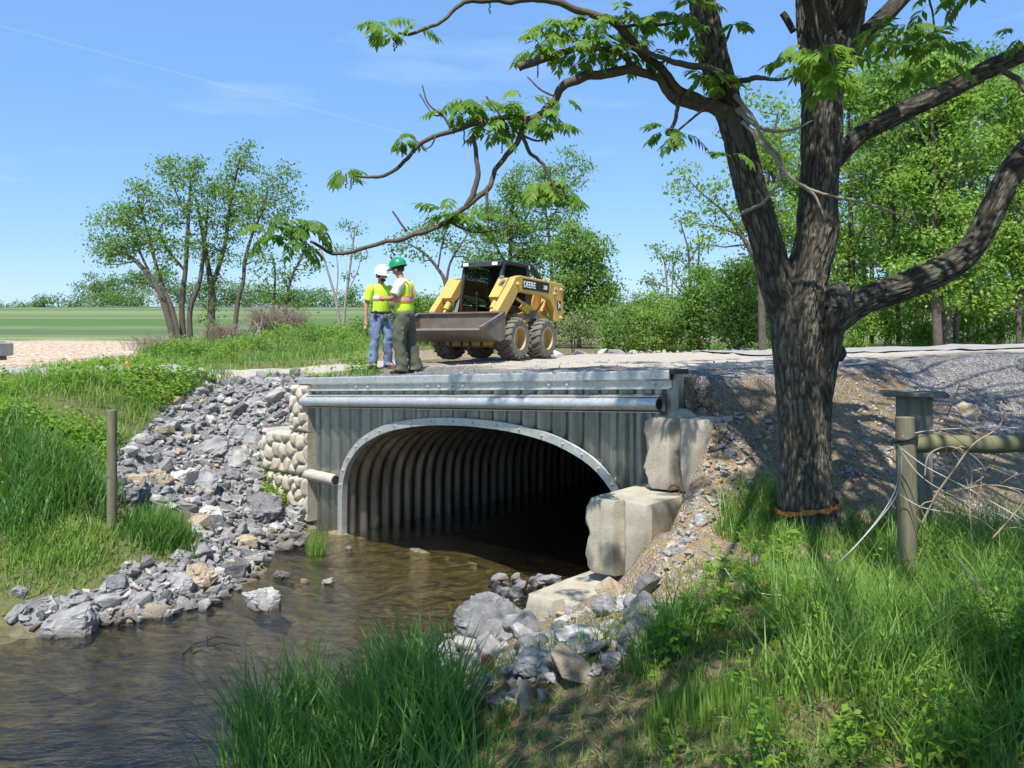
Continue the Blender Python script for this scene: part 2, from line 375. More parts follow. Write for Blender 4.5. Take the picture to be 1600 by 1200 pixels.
# masks over the ground
def masks(x, y, z):
    u, v = uv_of(x, y); d = chdist(x, y); cr = crest(x, y); wob = .35*vnoise(x, y, 1.7)+.2*vnoise(x, y, 4.3, 2)
    yy = np.maximum(y, .5); px, py = pix(x, yy, z)
    rip = inpoly(px+wob*8, py+wob*5, RIP) & (y > 6) & (y < 17) & (x < -1.5)
    bed = ssf(.25, -.05, d+wob*.1)*(v < .2)
    bed = np.maximum(bed, ((v > 0) & (u > .5) & (u < 5.9) & (z < -2.5))*1.0)
    deckz = ssf(-.1, .15, v+wob*.1)*ssf(-2.2, -.6, u+wob)*ssf(22.0, 20.0, y+wob)
    deckz = np.maximum(deckz, ((cr < .1+wob*.2) & (u > WL-.1) & (y < 26+wob))*1.0)*(x > -5.5-wob)
    gravel = deckz*np.maximum(ssf(3.4, 1.4, v+wob*1.5), ssf(5.5, 7.5, u)*ssf(-2.6, -.6, cr+wob*.6))
    tan = deckz*(1-gravel)
    ochre = ssf(.0, .25, cr+wob*.3)*ssf(3.1, 2.1, cr+wob)*(u > WL-.9)*(v < 4)*(x < 9)
    ochre = np.maximum(ochre, ((u > 5.6) & (v < .2) & (v > -3.2+wob) & (d > 0) & (cr < 3.2) & (x < 2.4+.4*wob))*1.0)
    roadl = (np.abs(y-(17.4-.13*(x+6))) < 1.9+.5*wob) & (x < -2.2) & (x > -9.5-wob*2)
    tan = np.maximum(tan, roadl*1.0)
    ridge = (y > 20.2+wob*.6) & (y < 22.8+wob) & (x > -4.5+wob) & (x < 6)
    ochre = np.maximum(ochre, ridge*.8)
    return dict(d=d, u=u, v=v, cr=cr, px=px, py=py, rip=rip*1.0, bed=bed*1.0, gravel=gravel*1.0, tan=tan*1.0, ochre=ochre*1.0, wob=wob)
def ground_mesh():
    def axis(lo, hi, st, far_lo, far_hi):
        a = list(np.arange(lo, hi+1e-6, st)); q = st
        x = a[0]; pre = []
        while x > far_lo: q *= 1.16; x -= q; pre.append(x)
        q = st; x = a[-1]; post = []
        while x < far_hi: q *= 1.16; x += q; post.append(x)
        return np.array(pre[::-1]+a+post)
    us = axis(-12.6, 15.0, .13, -900, 900); ua = np.sort(np.concatenate([us[(np.abs(us-0) > .05) & (np.abs(us-WL) > .05)], [0.0, WL]]))
    vf = axis(-12, 0, .12, -60, 0); vf = vf[vf <= 1e-6]; vf = np.concatenate([vf[vf < -.03], [0.0]])
    vb = axis(0, 13, .13, 0, 1200); vb = vb[vb >= -1e-9]
    Vs = []; Qs = []; n0 = 0; A1 = []; A2 = []
    for vs, back in ((vf, False), (vb, True)):
        U, V = np.meshgrid(ua, vs); x = PL[0]+UD[0]*U+VD[0]*V; y = PL[1]+UD[1]*U+VD[1]*V
        z = ground(x.ravel(), y.ravel(), np.full(x.size, back)).reshape(x.shape)
        m = masks(x.ravel(), y.ravel(), z.ravel()); xr, yr = x.ravel(), y.ravel()
        Vs.append(np.stack([xr, yr, z.ravel()], 1)); nr, nc = x.shape
        i = np.arange(nr-1)[:, None]*nc+np.arange(nc-1)[None]
        Qs.append(np.stack([i, i+1, i+nc+1, i+nc], -1).reshape(-1, 4)+n0); n0 += x.size
        stub = ssf(18.8, 20, yr+m['wob'])*ssf(47, 45, yr+.5*m['wob'])*ssf(-.425, -.445, xr/np.maximum(yr, 1)+.012*m['wob'])
        field = ssf(45, 47, yr+.5*m['wob']); grn = ssf(62, 65, yr)*ssf(82, 79, yr)
        A1.append(np.stack([m['gravel'], m['ochre'], m['tan'], m['bed']], 1)); A2.append(np.stack([stub, field, grn, m['rip']], 1))
    V = np.concatenate(Vs); Q = np.concatenate(Qs)
    o = np_mesh('ground', V, Q, M['ground'], smooth=True)
    for nme, A in (('m1', A1), ('m2', A2)):
        at = o.data.attributes.new(nme, 'FLOAT_COLOR', 'POINT'); at.data.foreach_set('color', np.concatenate(A).astype(np.float32).ravel())
    tag(o, kind='structure'); return o
def groundmat():
    m = NT('ground_mix'); g = m.node('ShaderNodeNewGeometry').outputs['Position']
    def pos(sc):
        q = m.node('ShaderNodeMapping'); m.L(g, q.inputs[0]); q.inputs['Scale'].default_value = sc; return q.outputs[0]
    lx = m.node('ShaderNodeSeparateXYZ'); m.L(g, lx.inputs[0])
    def sep(n):
        a = m.node('ShaderNodeAttribute'); a.attribute_name = n; s = m.node('ShaderNodeSeparateColor'); m.L(a.outputs['Color'], s.inputs[0])
        return s.outputs[0], s.outputs[1], s.outputs[2], a.outputs['Alpha']
    gr, oc, tn, bd = sep('m1'); st, fd, gn, rp = sep('m2')
    n1 = m.noise(1.3, 7, .65, g); n2 = m.noise(9, 7, .7, g); n3 = m.noise(45, 5, .7, g)
    soil = m.mix(m.ramp(n2, [(.35, 0), (.65, 1)]), (.11, .078, .045), (.19, .145, .085))
    soil = m.mix(m.ramp(n3, [(.4, 0), (.7, .7)]), soil, (.29, .225, .14)); soil = m.mix(m.ramp(m.noise(22, 6, .7, g), [(.5, 0), (.62, .8)]), soil, (.07, .05, .03)); soil = m.mix(m.ramp(m.noise(5, 7, .7, g), [(.48, 0), (.6, .6)]), soil, (.10, .13, .035))
    peb = m.voro(34, 'F1', g, 'Color'); ps = m.node('ShaderNodeSeparateColor'); m.L(peb, ps.inputs[0]); edge = m.voro(34, 'DISTANCE_TO_EDGE', g)
    pc = m.ramp(ps.outputs[0], [(0, (.135, .132, .132)), (.5, (.28, .272, .262)), (.85, (.43, .42, .40)), (1, (.42, .34, .24))])
    pc = m.mix(m.ramp(edge, [(0, .75), (.12, 0)]), pc, (.1, .1, .105))
    och = m.mix(m.ramp(n2, [(.3, 0), (.7, 1)]), (.25, .17, .085), (.44, .335, .195))
    och = m.mix(m.ramp(ps.outputs[1], [(.62, 0), (.7, .8)]), och, pc); och = m.mix(m.ramp(n1, [(.56, 0), (.68, .6)]), och, pc)
    tan = m.mix(m.ramp(n2, [(.3, 0), (.7, 1)]), (.34, .30, .245), (.46, .42, .36)); tan = m.mix(m.ramp(n3, [(.55, 0), (.7, .6)]), tan, (.26, .25, .235))
    bed = m.mix(m.ramp(n2, [(.3, 0), (.7, 1)]), (.10, .083, .042), (.29, .24, .14))
    pb = m.voro(11, 'F1', g, 'Color'); pbs = m.node('ShaderNodeSeparateColor'); m.L(pb, pbs.inputs[0])
    bed = m.mix(m.ramp(pbs.outputs[0], [(.6, 0), (.64, .75)]), bed, m.ramp(pbs.outputs[1], [(0, (.10, .095, .075)), (.6, (.20, .165, .10)), (1, (.36, .31, .22))]))
    stb = m.mix(m.ramp(m.noise(14, 6, .75, pos((.4, .5, 1))), [(.42, 0), (.58, 1)]), (.25, .17, .11), (.62, .51, .39))
    rows = m.noise(1.0, 5, .7, pos((.006, .13, 1))); fld = m.mix(m.ramp(rows, [(.38, 0), (.62, 1)]), (.05, .085, .04), (.19, .245, .10))
    fld = m.mix(m.ramp(m.noise(1.6, 5, .7, pos((.03, .22, 1))), [(.5, 0), (.7, .5)]), fld, (.20, .25, .10))
    fld = m.mix(gn, fld, m.mix(n1, (.06, .115, .035), (.105, .175, .055)))
    soil = m.mix(m.math('MULTIPLY', m.ramp(m.noise(.6, 4, .6, g), [(.3, .25), (.7, .75)]), m.math('LESS_THAN', m.math('ADD', lx.outputs[0], 3.6), 0.0)), soil, (.085, .13, .035))
    c = m.mix(fd, soil, fld); c = m.mix(st, c, stb); c = m.mix(tn, c, tan); c = m.mix(gr, c, pc); c = m.mix(oc, c, och); c = m.mix(rp, c, m.mix(.5, pc, (.16, .155, .15)))
    sx = m.node('ShaderNodeSeparateXYZ'); m.L(g, sx.inputs[0]); pool_shade = m.node('ShaderNodeMapRange'); m.L(m.math('ADD', sx.outputs[1], m.math('MULTIPLY', m.noise(.9, 4, .6, g), 2.4)), pool_shade.inputs[0])
    pool_shade.inputs[1].default_value = 7.4; pool_shade.inputs[2].default_value = 10.2; pool_shade.inputs[3].default_value = .95; pool_shade.inputs[4].default_value = 0
    bed = m.mix(pool_shade.outputs[0], bed, m.mix(n2, (.012, .013, .015), (.036, .034, .03)))  # near pool bed painted darker, standing in for shade and deep water
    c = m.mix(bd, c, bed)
    hgt = m.math('ADD', m.math('ADD', m.math('MULTIPLY', n2, .8), m.math('MULTIPLY', n3, .5)), m.math('MULTIPLY', m.ramp(edge, [(0, 0), (.25, 1)]), m.math('ADD', gr, m.math('MULTIPLY', oc, .5))))
    return m.done(c, .95, normal=m.bump(hgt, .8, .03), spec=.12)
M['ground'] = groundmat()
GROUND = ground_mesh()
# road ribbons that leave the works on both sides
def ribbon(name, cl, w, mat, dz, k=24, lift=None):
    pts = smooth_path([(x, y, 0) for x, y in cl], k); V = []; Q = []; nw = 7
    for i, p in enumerate(pts):
        t = (pts[min(i+1, len(pts)-1)]-pts[max(i-1, 0)]).normalized(); s = Vector((-t.y, t.x, 0))
        for j in range(nw):
            q = p+s*w*(j/(nw-1)-.5)+s*.06*vnoise(np.array(p.x), np.array(p.y), 2.0)*(1 if j in (0, nw-1) else 0)
            V.append((q.x, q.y, q.z))
    V = np.array(V); V[:, 2] = ground(V[:, 0], V[:, 1])+dz
    i = np.arange(len(pts)-1)[:, None]*nw+np.arange(nw-1)[None]; Q = np.stack([i, i+1, i+nw+1, i+nw], -1).reshape(-1, 4)
    o = np_mesh(name, V, Q, mat, smooth=True); tag(o, kind='structure'); return o
def asph():
    m = NT('dusty_asphalt'); g = m.node('ShaderNodeNewGeometry').outputs['Position']; n = m.noise(2.0, 7, .6, g)
    c = m.mix(m.ramp(n, [(.3, 0), (.7, 1)]), (.27, .26, .245), (.37, .35, .32)); c = m.mix(m.ramp(m.noise(70, 4, .7, g), [(.5, 0), (.7, .5)]), c, (.18, .18, .18))
    return m.done(c, .9, normal=m.bump(m.noise(90, 4, .6, g), .3, .008))
M['asphalt'] = asph()
M['line'] = plain('worn_white_paint', (.72, .72, .70), .7, var=.25, scale=20)
ribbon('road', [(-70, 27), (-30, 20.6), (-14, 18.4), (-10, 17.9), (-7.4, 17.6)], 3.2, M['asphalt'], .03)
ribbon('road', [(4.4, 19.2), (10, 19.4), (18, 19.8), (40, 22), (90, 30)], 5.6, M['asphalt'], .03)
ribbon('road_edge_line', [(4.8, 21.7), (10, 21.9), (18, 22.3), (40, 24.5), (90, 32.5)], .14, M['line'], .045)
# water: one sheet up the stream and through the barrel
def watermat():
    m = NT('shallow_clear_stream'); g = m.node('ShaderNodeNewGeometry').outputs['Position']
    q = m.node('ShaderNodeMapping'); m.L(g, q.inputs[0]); q.inputs['Rotation'].default_value = (0, 0, R(-42)); q.inputs['Scale'].default_value = (.8, 1.5, 1)
    h = m.math('ADD', m.math('MULTIPLY', m.noise(2.1, 4, .5, q.outputs[0], dist=.7), 1.5), m.math('MULTIPLY', m.noise(11, 4, .6, q.outputs[0], dist=.8), .35))
    h = m.math('ADD', h, m.math('MULTIPLY', m.noise(46, 3, .6, g), .10))
    n = m.bump(h, .8, .09)
    fr = m.node('ShaderNodeFresnel'); fr.inputs[0].default_value = 1.6; m.L(n, fr.inputs['Normal'])
    gl = m.node('ShaderNodeBsdfGlossy'); gl.inputs['Roughness'].default_value = .05; m.L(n, gl.inputs['Normal']); gl.inputs['Color'].default_value = (1, 1, 1, 1)
    tr = m.node('ShaderNodeBsdfTransparent'); tr.inputs[0].default_value = (.69, .67, .52, 1)
    df = m.node('ShaderNodeBsdfDiffuse'); df.inputs[0].default_value = (.10, .08, .05, 1)
    a = m.node('ShaderNodeMixShader'); a.inputs[0].default_value = .03; m.L(tr.outputs[0], a.inputs[1]); m.L(df.outputs[0], a.inputs[2])
    x = m.node('ShaderNodeMixShader'); m.L(fr.outputs[0], x.inputs[0]); m.L(a.outputs[0], x.inputs[1]); m.L(gl.outputs[0], x.inputs[2])
    m.L(x.outputs[0], m.out.inputs[0]); m.n.remove(m.b); return m.m
M['water'] = watermat()
def water_mesh():
    pts = [(u, v) for u, v in ((-45, -32), (.82, -32), (.82, 0), (-45, 0), (5.64, -32), (5.64, 0), (9, -32), (9, 0), (.82, 12), (5.64, 12))]
    V = [UV2(u, v, WATER) for u, v in pts]
    g = G(); g.add(V, [(0, 1, 2, 3), (1, 4, 5, 2), (4, 6, 7, 5), (2, 5, 9, 8)]); o = g.build('water', M['water']); tag(o, kind='structure')
water_mesh()
# bed inside the barrel
g = G(); nu, nv = 20, 40
vv = []
for j in range(nv+1):
    for i in range(nu+1):
        u = .6+5.3*i/nu; v = -.02+12.0*j/nv
        vv.append(UV2(u, v, WATER-.30+.05*math.sin(u*3+v)+.04*math.sin(v*2.3)))
g.add(vv, [(j*(nu+1)+i, j*(nu+1)+i+1, (j+1)*(nu+1)+i+1, (j+1)*(nu+1)+i) for j in range(nv) for i in range(nu)])
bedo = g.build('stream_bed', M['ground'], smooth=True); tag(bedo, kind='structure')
for nme, colr in (('m1', (0, 0, 0, 1)), ('m2', (0, 0, 0, 0))):
    at = bedo.data.attributes.new(nme, 'FLOAT_COLOR', 'POINT'); at.data.foreach_set('color', np.tile(np.array(colr, np.float32), len(bedo.data.vertices)))
# ------------------------------------------------------------------ culvert
UC = 3.23
HP = [(2.41,-3.25),(2.41,-2.6),(2.405,-2.2),(2.37,-1.97),(2.29,-1.78),(2.14,-1.60),(1.95,-1.45),(1.70,-1.33),(1.42,-1.235),(1.1,-1.17),(.75,-1.125),(.38,-1.10),(0,-1.09)]
def arch_profile(off=0.0, k=4):
    h = smooth_path([(a, 0, b) for a, b in HP], k); h = [(p.x, p.z) for p in h]
    full = [(UC-a, b-.02*a) for a, b in h]+[(UC+a, b+.02*a) for a, b in h[::-1][1:]]
    if off:
        out = []
        for i, (a, b) in enumerate(full):
            p, q = full[max(i-1, 0)], full[min(i+1, len(full)-1)]; tx, tz = q[0]-p[0], q[1]-p[1]; L = math.hypot(tx, tz)
            out.append((a-tz/L*off, b+tx/L*off))
        return out
    return full
ARCH = arch_profile()
def arch_z(u):
    a = abs(u-UC)
    if a >= 2.405: return None
    h = smooth_path([(p, 0, q) for p, q in HP], 6)
    for i in range(len(h)-1):
        if h[i].x >= a >= h[i+1].x and h[i].x > h[i+1].x: return .02*(u-UC)+h[i].z+(h[i+1].z-h[i].z)*(h[i].x-a)/(h[i].x-h[i+1].x)
    return -1.09
def captop(u): return -.585+.265*u/WL
culv = empty('culvert', UV2(UC, 0, WATER), 0, 'corrugated metal box culvert carrying the track over the stream, galvanised cap and arched opening', 'culvert')
CI = Matrix.Translation(-UV2(UC, 0, WATER))
def cbuild(g, name, mat, parent=culv, smooth=False):
    o = g.build(name, mat, None, smooth); o.parent = parent
    if parent is culv: o.location = -UV2(UC, 0, WATER)
    return o
g = G(); st = .229/8; us = np.arange(0, WL+.001, st); rows = []
def cv(u): return -.042*math.sin(2*math.pi*u/.229)+.012
nz_ = 10; vv = []; ff = []
for u in us:
    a = arch_z(u); lo = -3.3 if a is None else a+.01
    for j in range(nz_+1): vv.append(UV2(u, cv(u), lo+(captop(u)-.03-lo)*j/nz_))
for i in range(len(us)-1):
    A0, A1_ = arch_z(us[i]), arch_z(us[i+1])
    if (A0 is None) != (A1_ is None):      # the sheet beside the opening's straight sides
        zz_ = (A0 if A0 is not None else A1_)+.01; k0 = len(vv)
        for j in range(nz_+1):
            for q in (us[i], us[i+1]): vv.append(UV2(q, cv(q), zz_+(captop(q)-.03-zz_)*j/nz_))
        for j in range(nz_): ff.append((k0+2*j, k0+2*j+1, k0+2*j+3, k0+2*j+2))
        continue
    for j in range(nz_): ff.append((i*(nz_+1)+j, (i+1)*(nz_+1)+j, (i+1)*(nz_+1)+j+1, i*(nz_+1)+j+1))
g.add(vv, ff); cbuild(g, 'headwall', M['plate'], smooth=True)
# barrel: corrugated tube, each corrugation a rib round the arch
g = G(); pb = ARCH; n = len(pb); nst = int(12/.229*6); vv = []
for j in range(nst+1):
    v = .05+12*j/nst; o = .042*math.sin(2*math.pi*v/.229)
    for (a, b) in (arch_profile(o+.03) if False else pb):
        vv.append((a, b, v, o))
nrm = []
for i in range(n):
    p, q = pb[max(i-1, 0)], pb[min(i+1, n-1)]; tx, tz = q[0]-p[0], q[1]-p[1]; L = math.hypot(tx, tz); nrm.append((-tz/L, tx/L))
VV = [UV2(a+nrm[k % n][0]*(o+.02), v, b+nrm[k % n][1]*(o+.02)) for k, (a, b, v, o) in enumerate(vv)]
g.add(VV, [(j*n+i, (j+1)*n+i, (j+1)*n+i+1, j*n+i+1) for j in range(nst) for i in range(n-1)]+[tuple(nst*n+i for i in range(n))])
cbuild(g, 'barrel', M['barrel'], smooth=True)
# arch rim: angle section
sec = [(.0, .02), (.0, -.075), (.098, -.075), (.106, -.06), (.018, -.055), (.018, .02)]
g = G(); prof = arch_profile(0); n = len(prof); vv = []
for i, (a, b) in enumerate(prof):
    for (o, v) in sec: vv.append(UV2(a+nrm[i][0]*(o-.015), v, b+nrm[i][1]*(o-.015)))
k = len(sec); g.add(vv, [(i*k+j, i*k+(j+1) % k, (i+1)*k+(j+1) % k, (i+1)*k+j) for i in range(n-1) for j in range(k)])
rim = cbuild(g, 'arch_rim', M['galv'], smooth='auto')
def bolt(u, v, z, parent, r=.018, mat=None):
    bg = G(); Mx = Matrix.Translation(UV2(u, v, z)) @ Matrix(((UD[0], 0, -VD[0], 0), (UD[1], 0, -VD[1], 0), (0, 1, 0, 0), (0, 0, 0, 1)))
    bg.lathe([(r*1.7, 0), (r*1.7, .006), (r, .008), (r, .03), (r*.6, .032), (r*.6, .045), (0.001, .046)], 8, Mx)
    b = bg.build('bolt', M['galv'], None, 'auto'); b.parent = parent; b.matrix_parent_inverse = Matrix.Identity(4)
    return b
for i in range(10, n-8, 4):
    a, b = prof[i]; bolt(a+nrm[i][0]*.04, -.073, b+nrm[i][1]*.04, rim, .011)
# cap rail
def extr_u(sec, u0, u1, zf, steps=24):
    q = G(); k = len(sec); vv = []
    for i in range(steps+1):
        u = u0+(u1-u0)*i/steps; zb = zf(u); vv += [UV2(u, v, zb+z) for v, z in sec]
    ff = [(i*k+j, (i+1)*k+j, (i+1)*k+(j+1) % k, i*k+(j+1) % k) for i in range(steps) for j in range(k)]
    ff += [tuple(range(k)), tuple(steps*k+j for j in range(k))[::-1]]
    q.add(vv, ff); return q
capsec = [(.06, 0), (-.11, 0), (-.118, -.01), (-.118, -.092), (-.075, -.112), (-.072, -.185), (-.115, -.19), (-.115, -.2), (-.062, -.2), (-.055, -.115), (-.1, -.088), (-.1, -.016), (.045, -.016), (.045, -.12), (.06, -.12)]
cap = cbuild(extr_u(capsec, -.16, 6.22, captop), 'cap_rail', M['galv'], smooth=False)
for u in (.02, 1.18, 1.42, 2.62, 2.82, 3.05, 3.25, 4.62, 4.88, 6.02): bolt(u, -.074, captop(u)-.145, cap, .016)
pz = lambda u: captop(u)-.355
pg = G(); pg.tube([UV2(u, -.165, pz(u)) for u in np.linspace(.02, 6.12, 30)], .068, 20); pipe = cbuild(pg, 'waler_pipe', M['galv'], smooth='auto')
pg = G(); pg.tube([UV2(6.118, -.165, pz(6.12)), UV2(6.127, -.165, pz(6.12))], .057, 18); pb_ = pg.build('pipe_bore', plain('dark_bore', (.02, .02, .02), .9), None); pb_.parent = pipe
cbuild(extr_u([(.0, .10), (-.06, .10), (-.165, .088), (-.165, .077), (-.05, .083), (-.03, -.075), (-.165, -.083), (-.165, -.093), (0, -.10)], .1, 6.12, pz), 'waler_plate', M['galv'])
g = G(); z0 = -1.3
for (u0, u1, v0, v1) in ((6.17, 6.33, -.06, -.045), (6.315, 6.33, -.13, .06)): g.box((0, 0, 0), (1, 1, 1), Matrix(((UD[0]*(u1-u0), VD[0]*(v1-v0), 0, PL[0]+UD[0]*u0+VD[0]*v0), (UD[1]*(u1-u0), VD[1]*(v1-v0), 0, PL[1]+UD[1]*u0+VD[1]*v0), (0, 0, captop(6.3)-.0-z0, z0), (0, 0, 0, 1))))
cbuild(g, 'corner_post', M['plate'])
g = G(); g.box((0, 0, 0), (1, 1, 1), Matrix(((UD[0]*.12, VD[0]*.2, 0, UV2(6.225, -.135, 0).x), (UD[1]*.12, VD[1]*.2, 0, UV2(6.225, -.135, 0).y), (0, 0, .05, captop(6.3)-.042), (0, 0, 0, 1))))
cbuild(g, 'cap_end', plain('black_rubber_cap', (.03, .03, .03), .7))
g = G(); g.tube([UV2(.02, -.075, -2.03), UV2(.02, -.1, -2.03), UV2(.72, -.1, -2.06)], .082, 18); dp = cbuild(g, 'drain_pipe', plain('dusty_plastic_pipe', (.5, .46, .40), .7, var=.3), smooth='auto')
g = G(); g.tube([UV2(.715, -.1, -2.06), UV2(.728, -.1, -2.06)], .066, 16); x = g.build('pipe_bore', bpy.data.materials['dark_bore']); x.parent = dp
# ------------------------------------------------------------------ cast stone blocks beside the headwall
def cobble_block(u0, u1, z0, z1, vfront, depth, seed, label):
    t = empty('stone_faced_block', UV2(u0, vfront, z0), 0, label, 'concrete block', 'stone faced blocks stepping up beside the headwall')
    rs = np.random.default_rng(seed); cell = .155; pts = []
    for _ in range(1500):                       # stones of mixed sizes
        q = (rs.uniform(u0-.1, u1+.1), rs.uniform(z0-.1, z1+.1), rs.choice([.055, .075, .095]))
        if all(math.hypot(q[0]-p[0], (q[1]-p[1])/1.35) > (q[2]+p[2])*.92 for p in pts): pts.append(q)
    pts = np.array(pts)[:, :2]; st = .0125; ua = np.arange(u0, u1+1e-6, st); za = np.arange(z0, z1+1e-6, st); U, Z = np.meshgrid(ua, za)
    D = np.sqrt((U[..., None]-pts[:, 0])**2+((Z[..., None]-pts[:, 1])/1.35)**2); D.sort(-1); e = D[..., 1]-D[..., 0]
    h = .085*np.sqrt(ssf(0, .055, e))*(1-.55*np.clip(D[..., 0]/.11, 0, 1)**2)+.006*vnoise(U, Z, 17, seed)
    me = np.minimum.reduce([U-u0, u1-U, Z-z0, z1-Z]); h = h*ssf(-.005, .05, me)
    org = UV2(u0, vfront, z0); vv = [UV2(a, vfront+.03-b, c)-org for a, b, c in zip(U.ravel(), h.ravel(), Z.ravel())]; nr, nc = U.shape
    g = G(); g.add(vv, [(j*nc+i, j*nc+i+1, (j+1)*nc+i+1, (j+1)*nc+i) for j in range(nr-1) for i in range(nc-1)])
    g.build('cobble_face', M['cobble'], t, smooth=True)
    b = G(); b.box((0, 0, 0), (1, 1, 1), Matrix(((UD[0]*(u1-u0), VD[0]*depth, 0, VD[0]*.035), (UD[1]*(u1-u0), VD[1]*depth, 0, VD[1]*.035), (0, 0, z1-z0, 0), (0, 0, 0, 1))), 0)
    b.build('core', M['conc'], t)
cobble_block(-.29, .11, -1.40, -.70, -.16, .6, 3, 'narrow stone faced block at the top of the stepped stack by the headwall')
cobble_block(-1.02, .12, -2.06, -1.41, -.17, .7, 4, 'wide stone faced block in the middle course of the stepped stack')
cobble_block(-1.12, .13, -2.74, -2.07, -.18, .7, 5, 'stone faced block in the lowest course, half buried behind dark boulders')
# ------------------------------------------------------------------ plain concrete blocks on the other side
def conc_block(u0, u1, v0, v1, z0, z1, seed, label, knobs, notch=True):
    org = UV2(u0, v0, z0); t = empty('concrete_block', org, 0, label, 'concrete block', 'plain concrete blocks stepping down from the headwall')
    w = u1-u0; rs = random.Random(seed)
    # plan outline with a groove down the end face and chamfered corners
    out = [(0, .035)]+[(.06*w, .0), (.44*w, .012), (.535*w, .12), (.62*w, .04), (.93*w, .02), (w, .075)]
    L = v1-v0; out += [(w, L*.5), (w, L-.03), (w-.03, L), (.03, L), (0, L-.03), (.0, L*.5)]
    g = G(); nh = 14; H = z1-z0; n = len(out); vv = []
    for j in range(nh+1):
        z = H*j/nh; ins = .016 if j in (0, nh) else 0
        for i, (a, b) in enumerate(out):
            a2 = a+(ins if a < w/2 else -ins); b2 = b+(ins if b < L/2 else -ins)
            if a < .1*w: a2 += .035*math.sin(z*17+seed)*math.exp(-b*3)*.7+rs.uniform(-.012, .012)
            p = UV2(u0+a2, v0+b2+rs.uniform(-.005, .005), z0+z)-org; vv.append(p)
    g.add(vv, [(j*n+i, j*n+(i+1) % n, (j+1)*n+(i+1) % n, (j+1)*n+i) for j in range(nh) for i in range(n)]+[tuple(range(n))[::-1], tuple(nh*n+i for i in range(n))])
    g.build('block_body', M['conc'], t, smooth='auto')
    for (ku, kv, kr, kh) in knobs:
        q = G(); c = UV2(u0+ku, v0+kv, z1-.006)-org
        q.lathe([(kr, 0), (kr*.72, kh*.45), (kr*.34, kh*.92), (kr*.12, kh), (0.001, kh)], 12, Matrix.Translation(c)); q.build('locating_knob', M['conc'], t, smooth=True)
conc_block(6.12, 6.76, -.46, .85, -1.52, -.80, 1, 'upright pale concrete block with cone knobs against the end of the headwall', [(.27, .3, .17, .09), (.32, .78, .17, .09)])
conc_block(5.88, 6.58, -1.17, .3, -2.27, -1.55, 2, 'tall grooved concrete block covering the foot of the arch rim', [])
conc_block(5.70, 6.42, -1.92, -.5, -2.95, -2.36, 5, 'low concrete block at the waterline, mostly hidden under stones', [])
g = G(); c = UV2(6.5, -.52, -1.5); g.tube([c+Vector((.05*math.cos(a), .01*a, .05*math.sin(a))) for a in np.linspace(-.4, 3.6, 14)], .008, 6); g.tube([UV2(6.62, -.55, -1.6), UV2(6.6, -.58, -1.28)], .006, 5)
tag(g.build('rebar_loop', plain('rusty_steel', (.13, .06, .03), .9)), 'rusty lifting loop at the foot of the upright concrete block', 'rebar')
# ------------------------------------------------------------------ stones
def rock_mesh(seed, sx=1, sy=.8, sz=.5, cuts=16):
    rs = random.Random(seed); bm = bmesh.new()
    for i in range(cuts):
        d = Vector((rs.gauss(0, 1), rs.gauss(0, 1), rs.gauss(0, 1))).normalized()
        k = max(abs(d.x), abs(d.y), abs(d.z)); d = d.lerp(d/k, .55)*rs.uniform(.8, 1.05)
        bm.verts.new((d.x*sx*.5, d.y*sy*.5, d.z*sz*.5))
    r = bmesh.ops.convex_hull(bm, input=bm.verts); bmesh.ops.delete(bm, geom=[e for e in r['geom_interior'] if isinstance(e, bmesh.types.BMVert)], context='VERTS')
    bmesh.ops.dissolve_limit(bm, angle_limit=R(14), verts=bm.verts, edges=bm.edges)
    bmesh.ops.bevel(bm, geom=bm.edges[:], offset=.022, segments=1, affect='EDGES', clamp_overlap=True)
    me = bpy.data.meshes.new('stone'); bm.to_mesh(me); bm.free(); return me
def big_rock(seed, sx, sy, sz):                  # large boulder: hull, subdivided and roughened
    me = rock_mesh(seed, sx, sy, sz, 22); bm = bmesh.new(); bm.from_mesh(me)
    bmesh.ops.triangulate(bm, faces=bm.faces); 
    for _ in range(3): bmesh.ops.subdivide_edges(bm, edges=[e for e in bm.edges if e.calc_length() > .05*max(sx, sy)], cuts=1, use_grid_fill=False)
    bmesh.ops.triangulate(bm, faces=[f for f in bm.faces if len(f.verts) > 3])
    bm.normal_update()
    for v in bm.verts:
        p = v.co*4/max(sx, sy)+Vector((seed*3.1, 0, 0)); s = max(sx, sy)
        q = Vector((p.x, p.y, p.z*2.2)); v.co += v.normal*s*(.05*noise.noise(p)-.075*abs(noise.noise(q*1.7))+.03*noise.noise(q*4.2)+.012*noise.noise(p*9))
    bm.to_mesh(me); bm.free(); return me
VAR = {}
for mk in ('rock', 'rock_dark', 'rock_pale', 'rock_tan'):
    VAR[mk] = []
    for i in range(9):
        me = rock_mesh(100+i, 1, random.uniform(.6, .95), random.uniform(.32, .66)); me.materials.append(M[mk]); VAR[mk].append(me)
SP = []                                          # stones already placed
def put_stone(p, s, mk, label, group, name='stone', tilt=.5, sink=.22, mesh=None, nrm=None):
    me = mesh or random.choice(VAR[mk]); o = bpy.data.objects.new(name, me); C.objects.link(o)
    o.scale = (s*random.uniform(.85, 1.15), s*random.uniform(.8, 1.1), s*random.uniform(.85, 1.2)) if mesh is None else (1, 1, 1)
    o.rotation_euler = (random.gauss(0, tilt), random.gauss(0, tilt), random.uniform(0, 6.28))
    o.location = p+Vector((0, 0, s*.25-s*sink)); tag(o, label, 'stone', group); return o
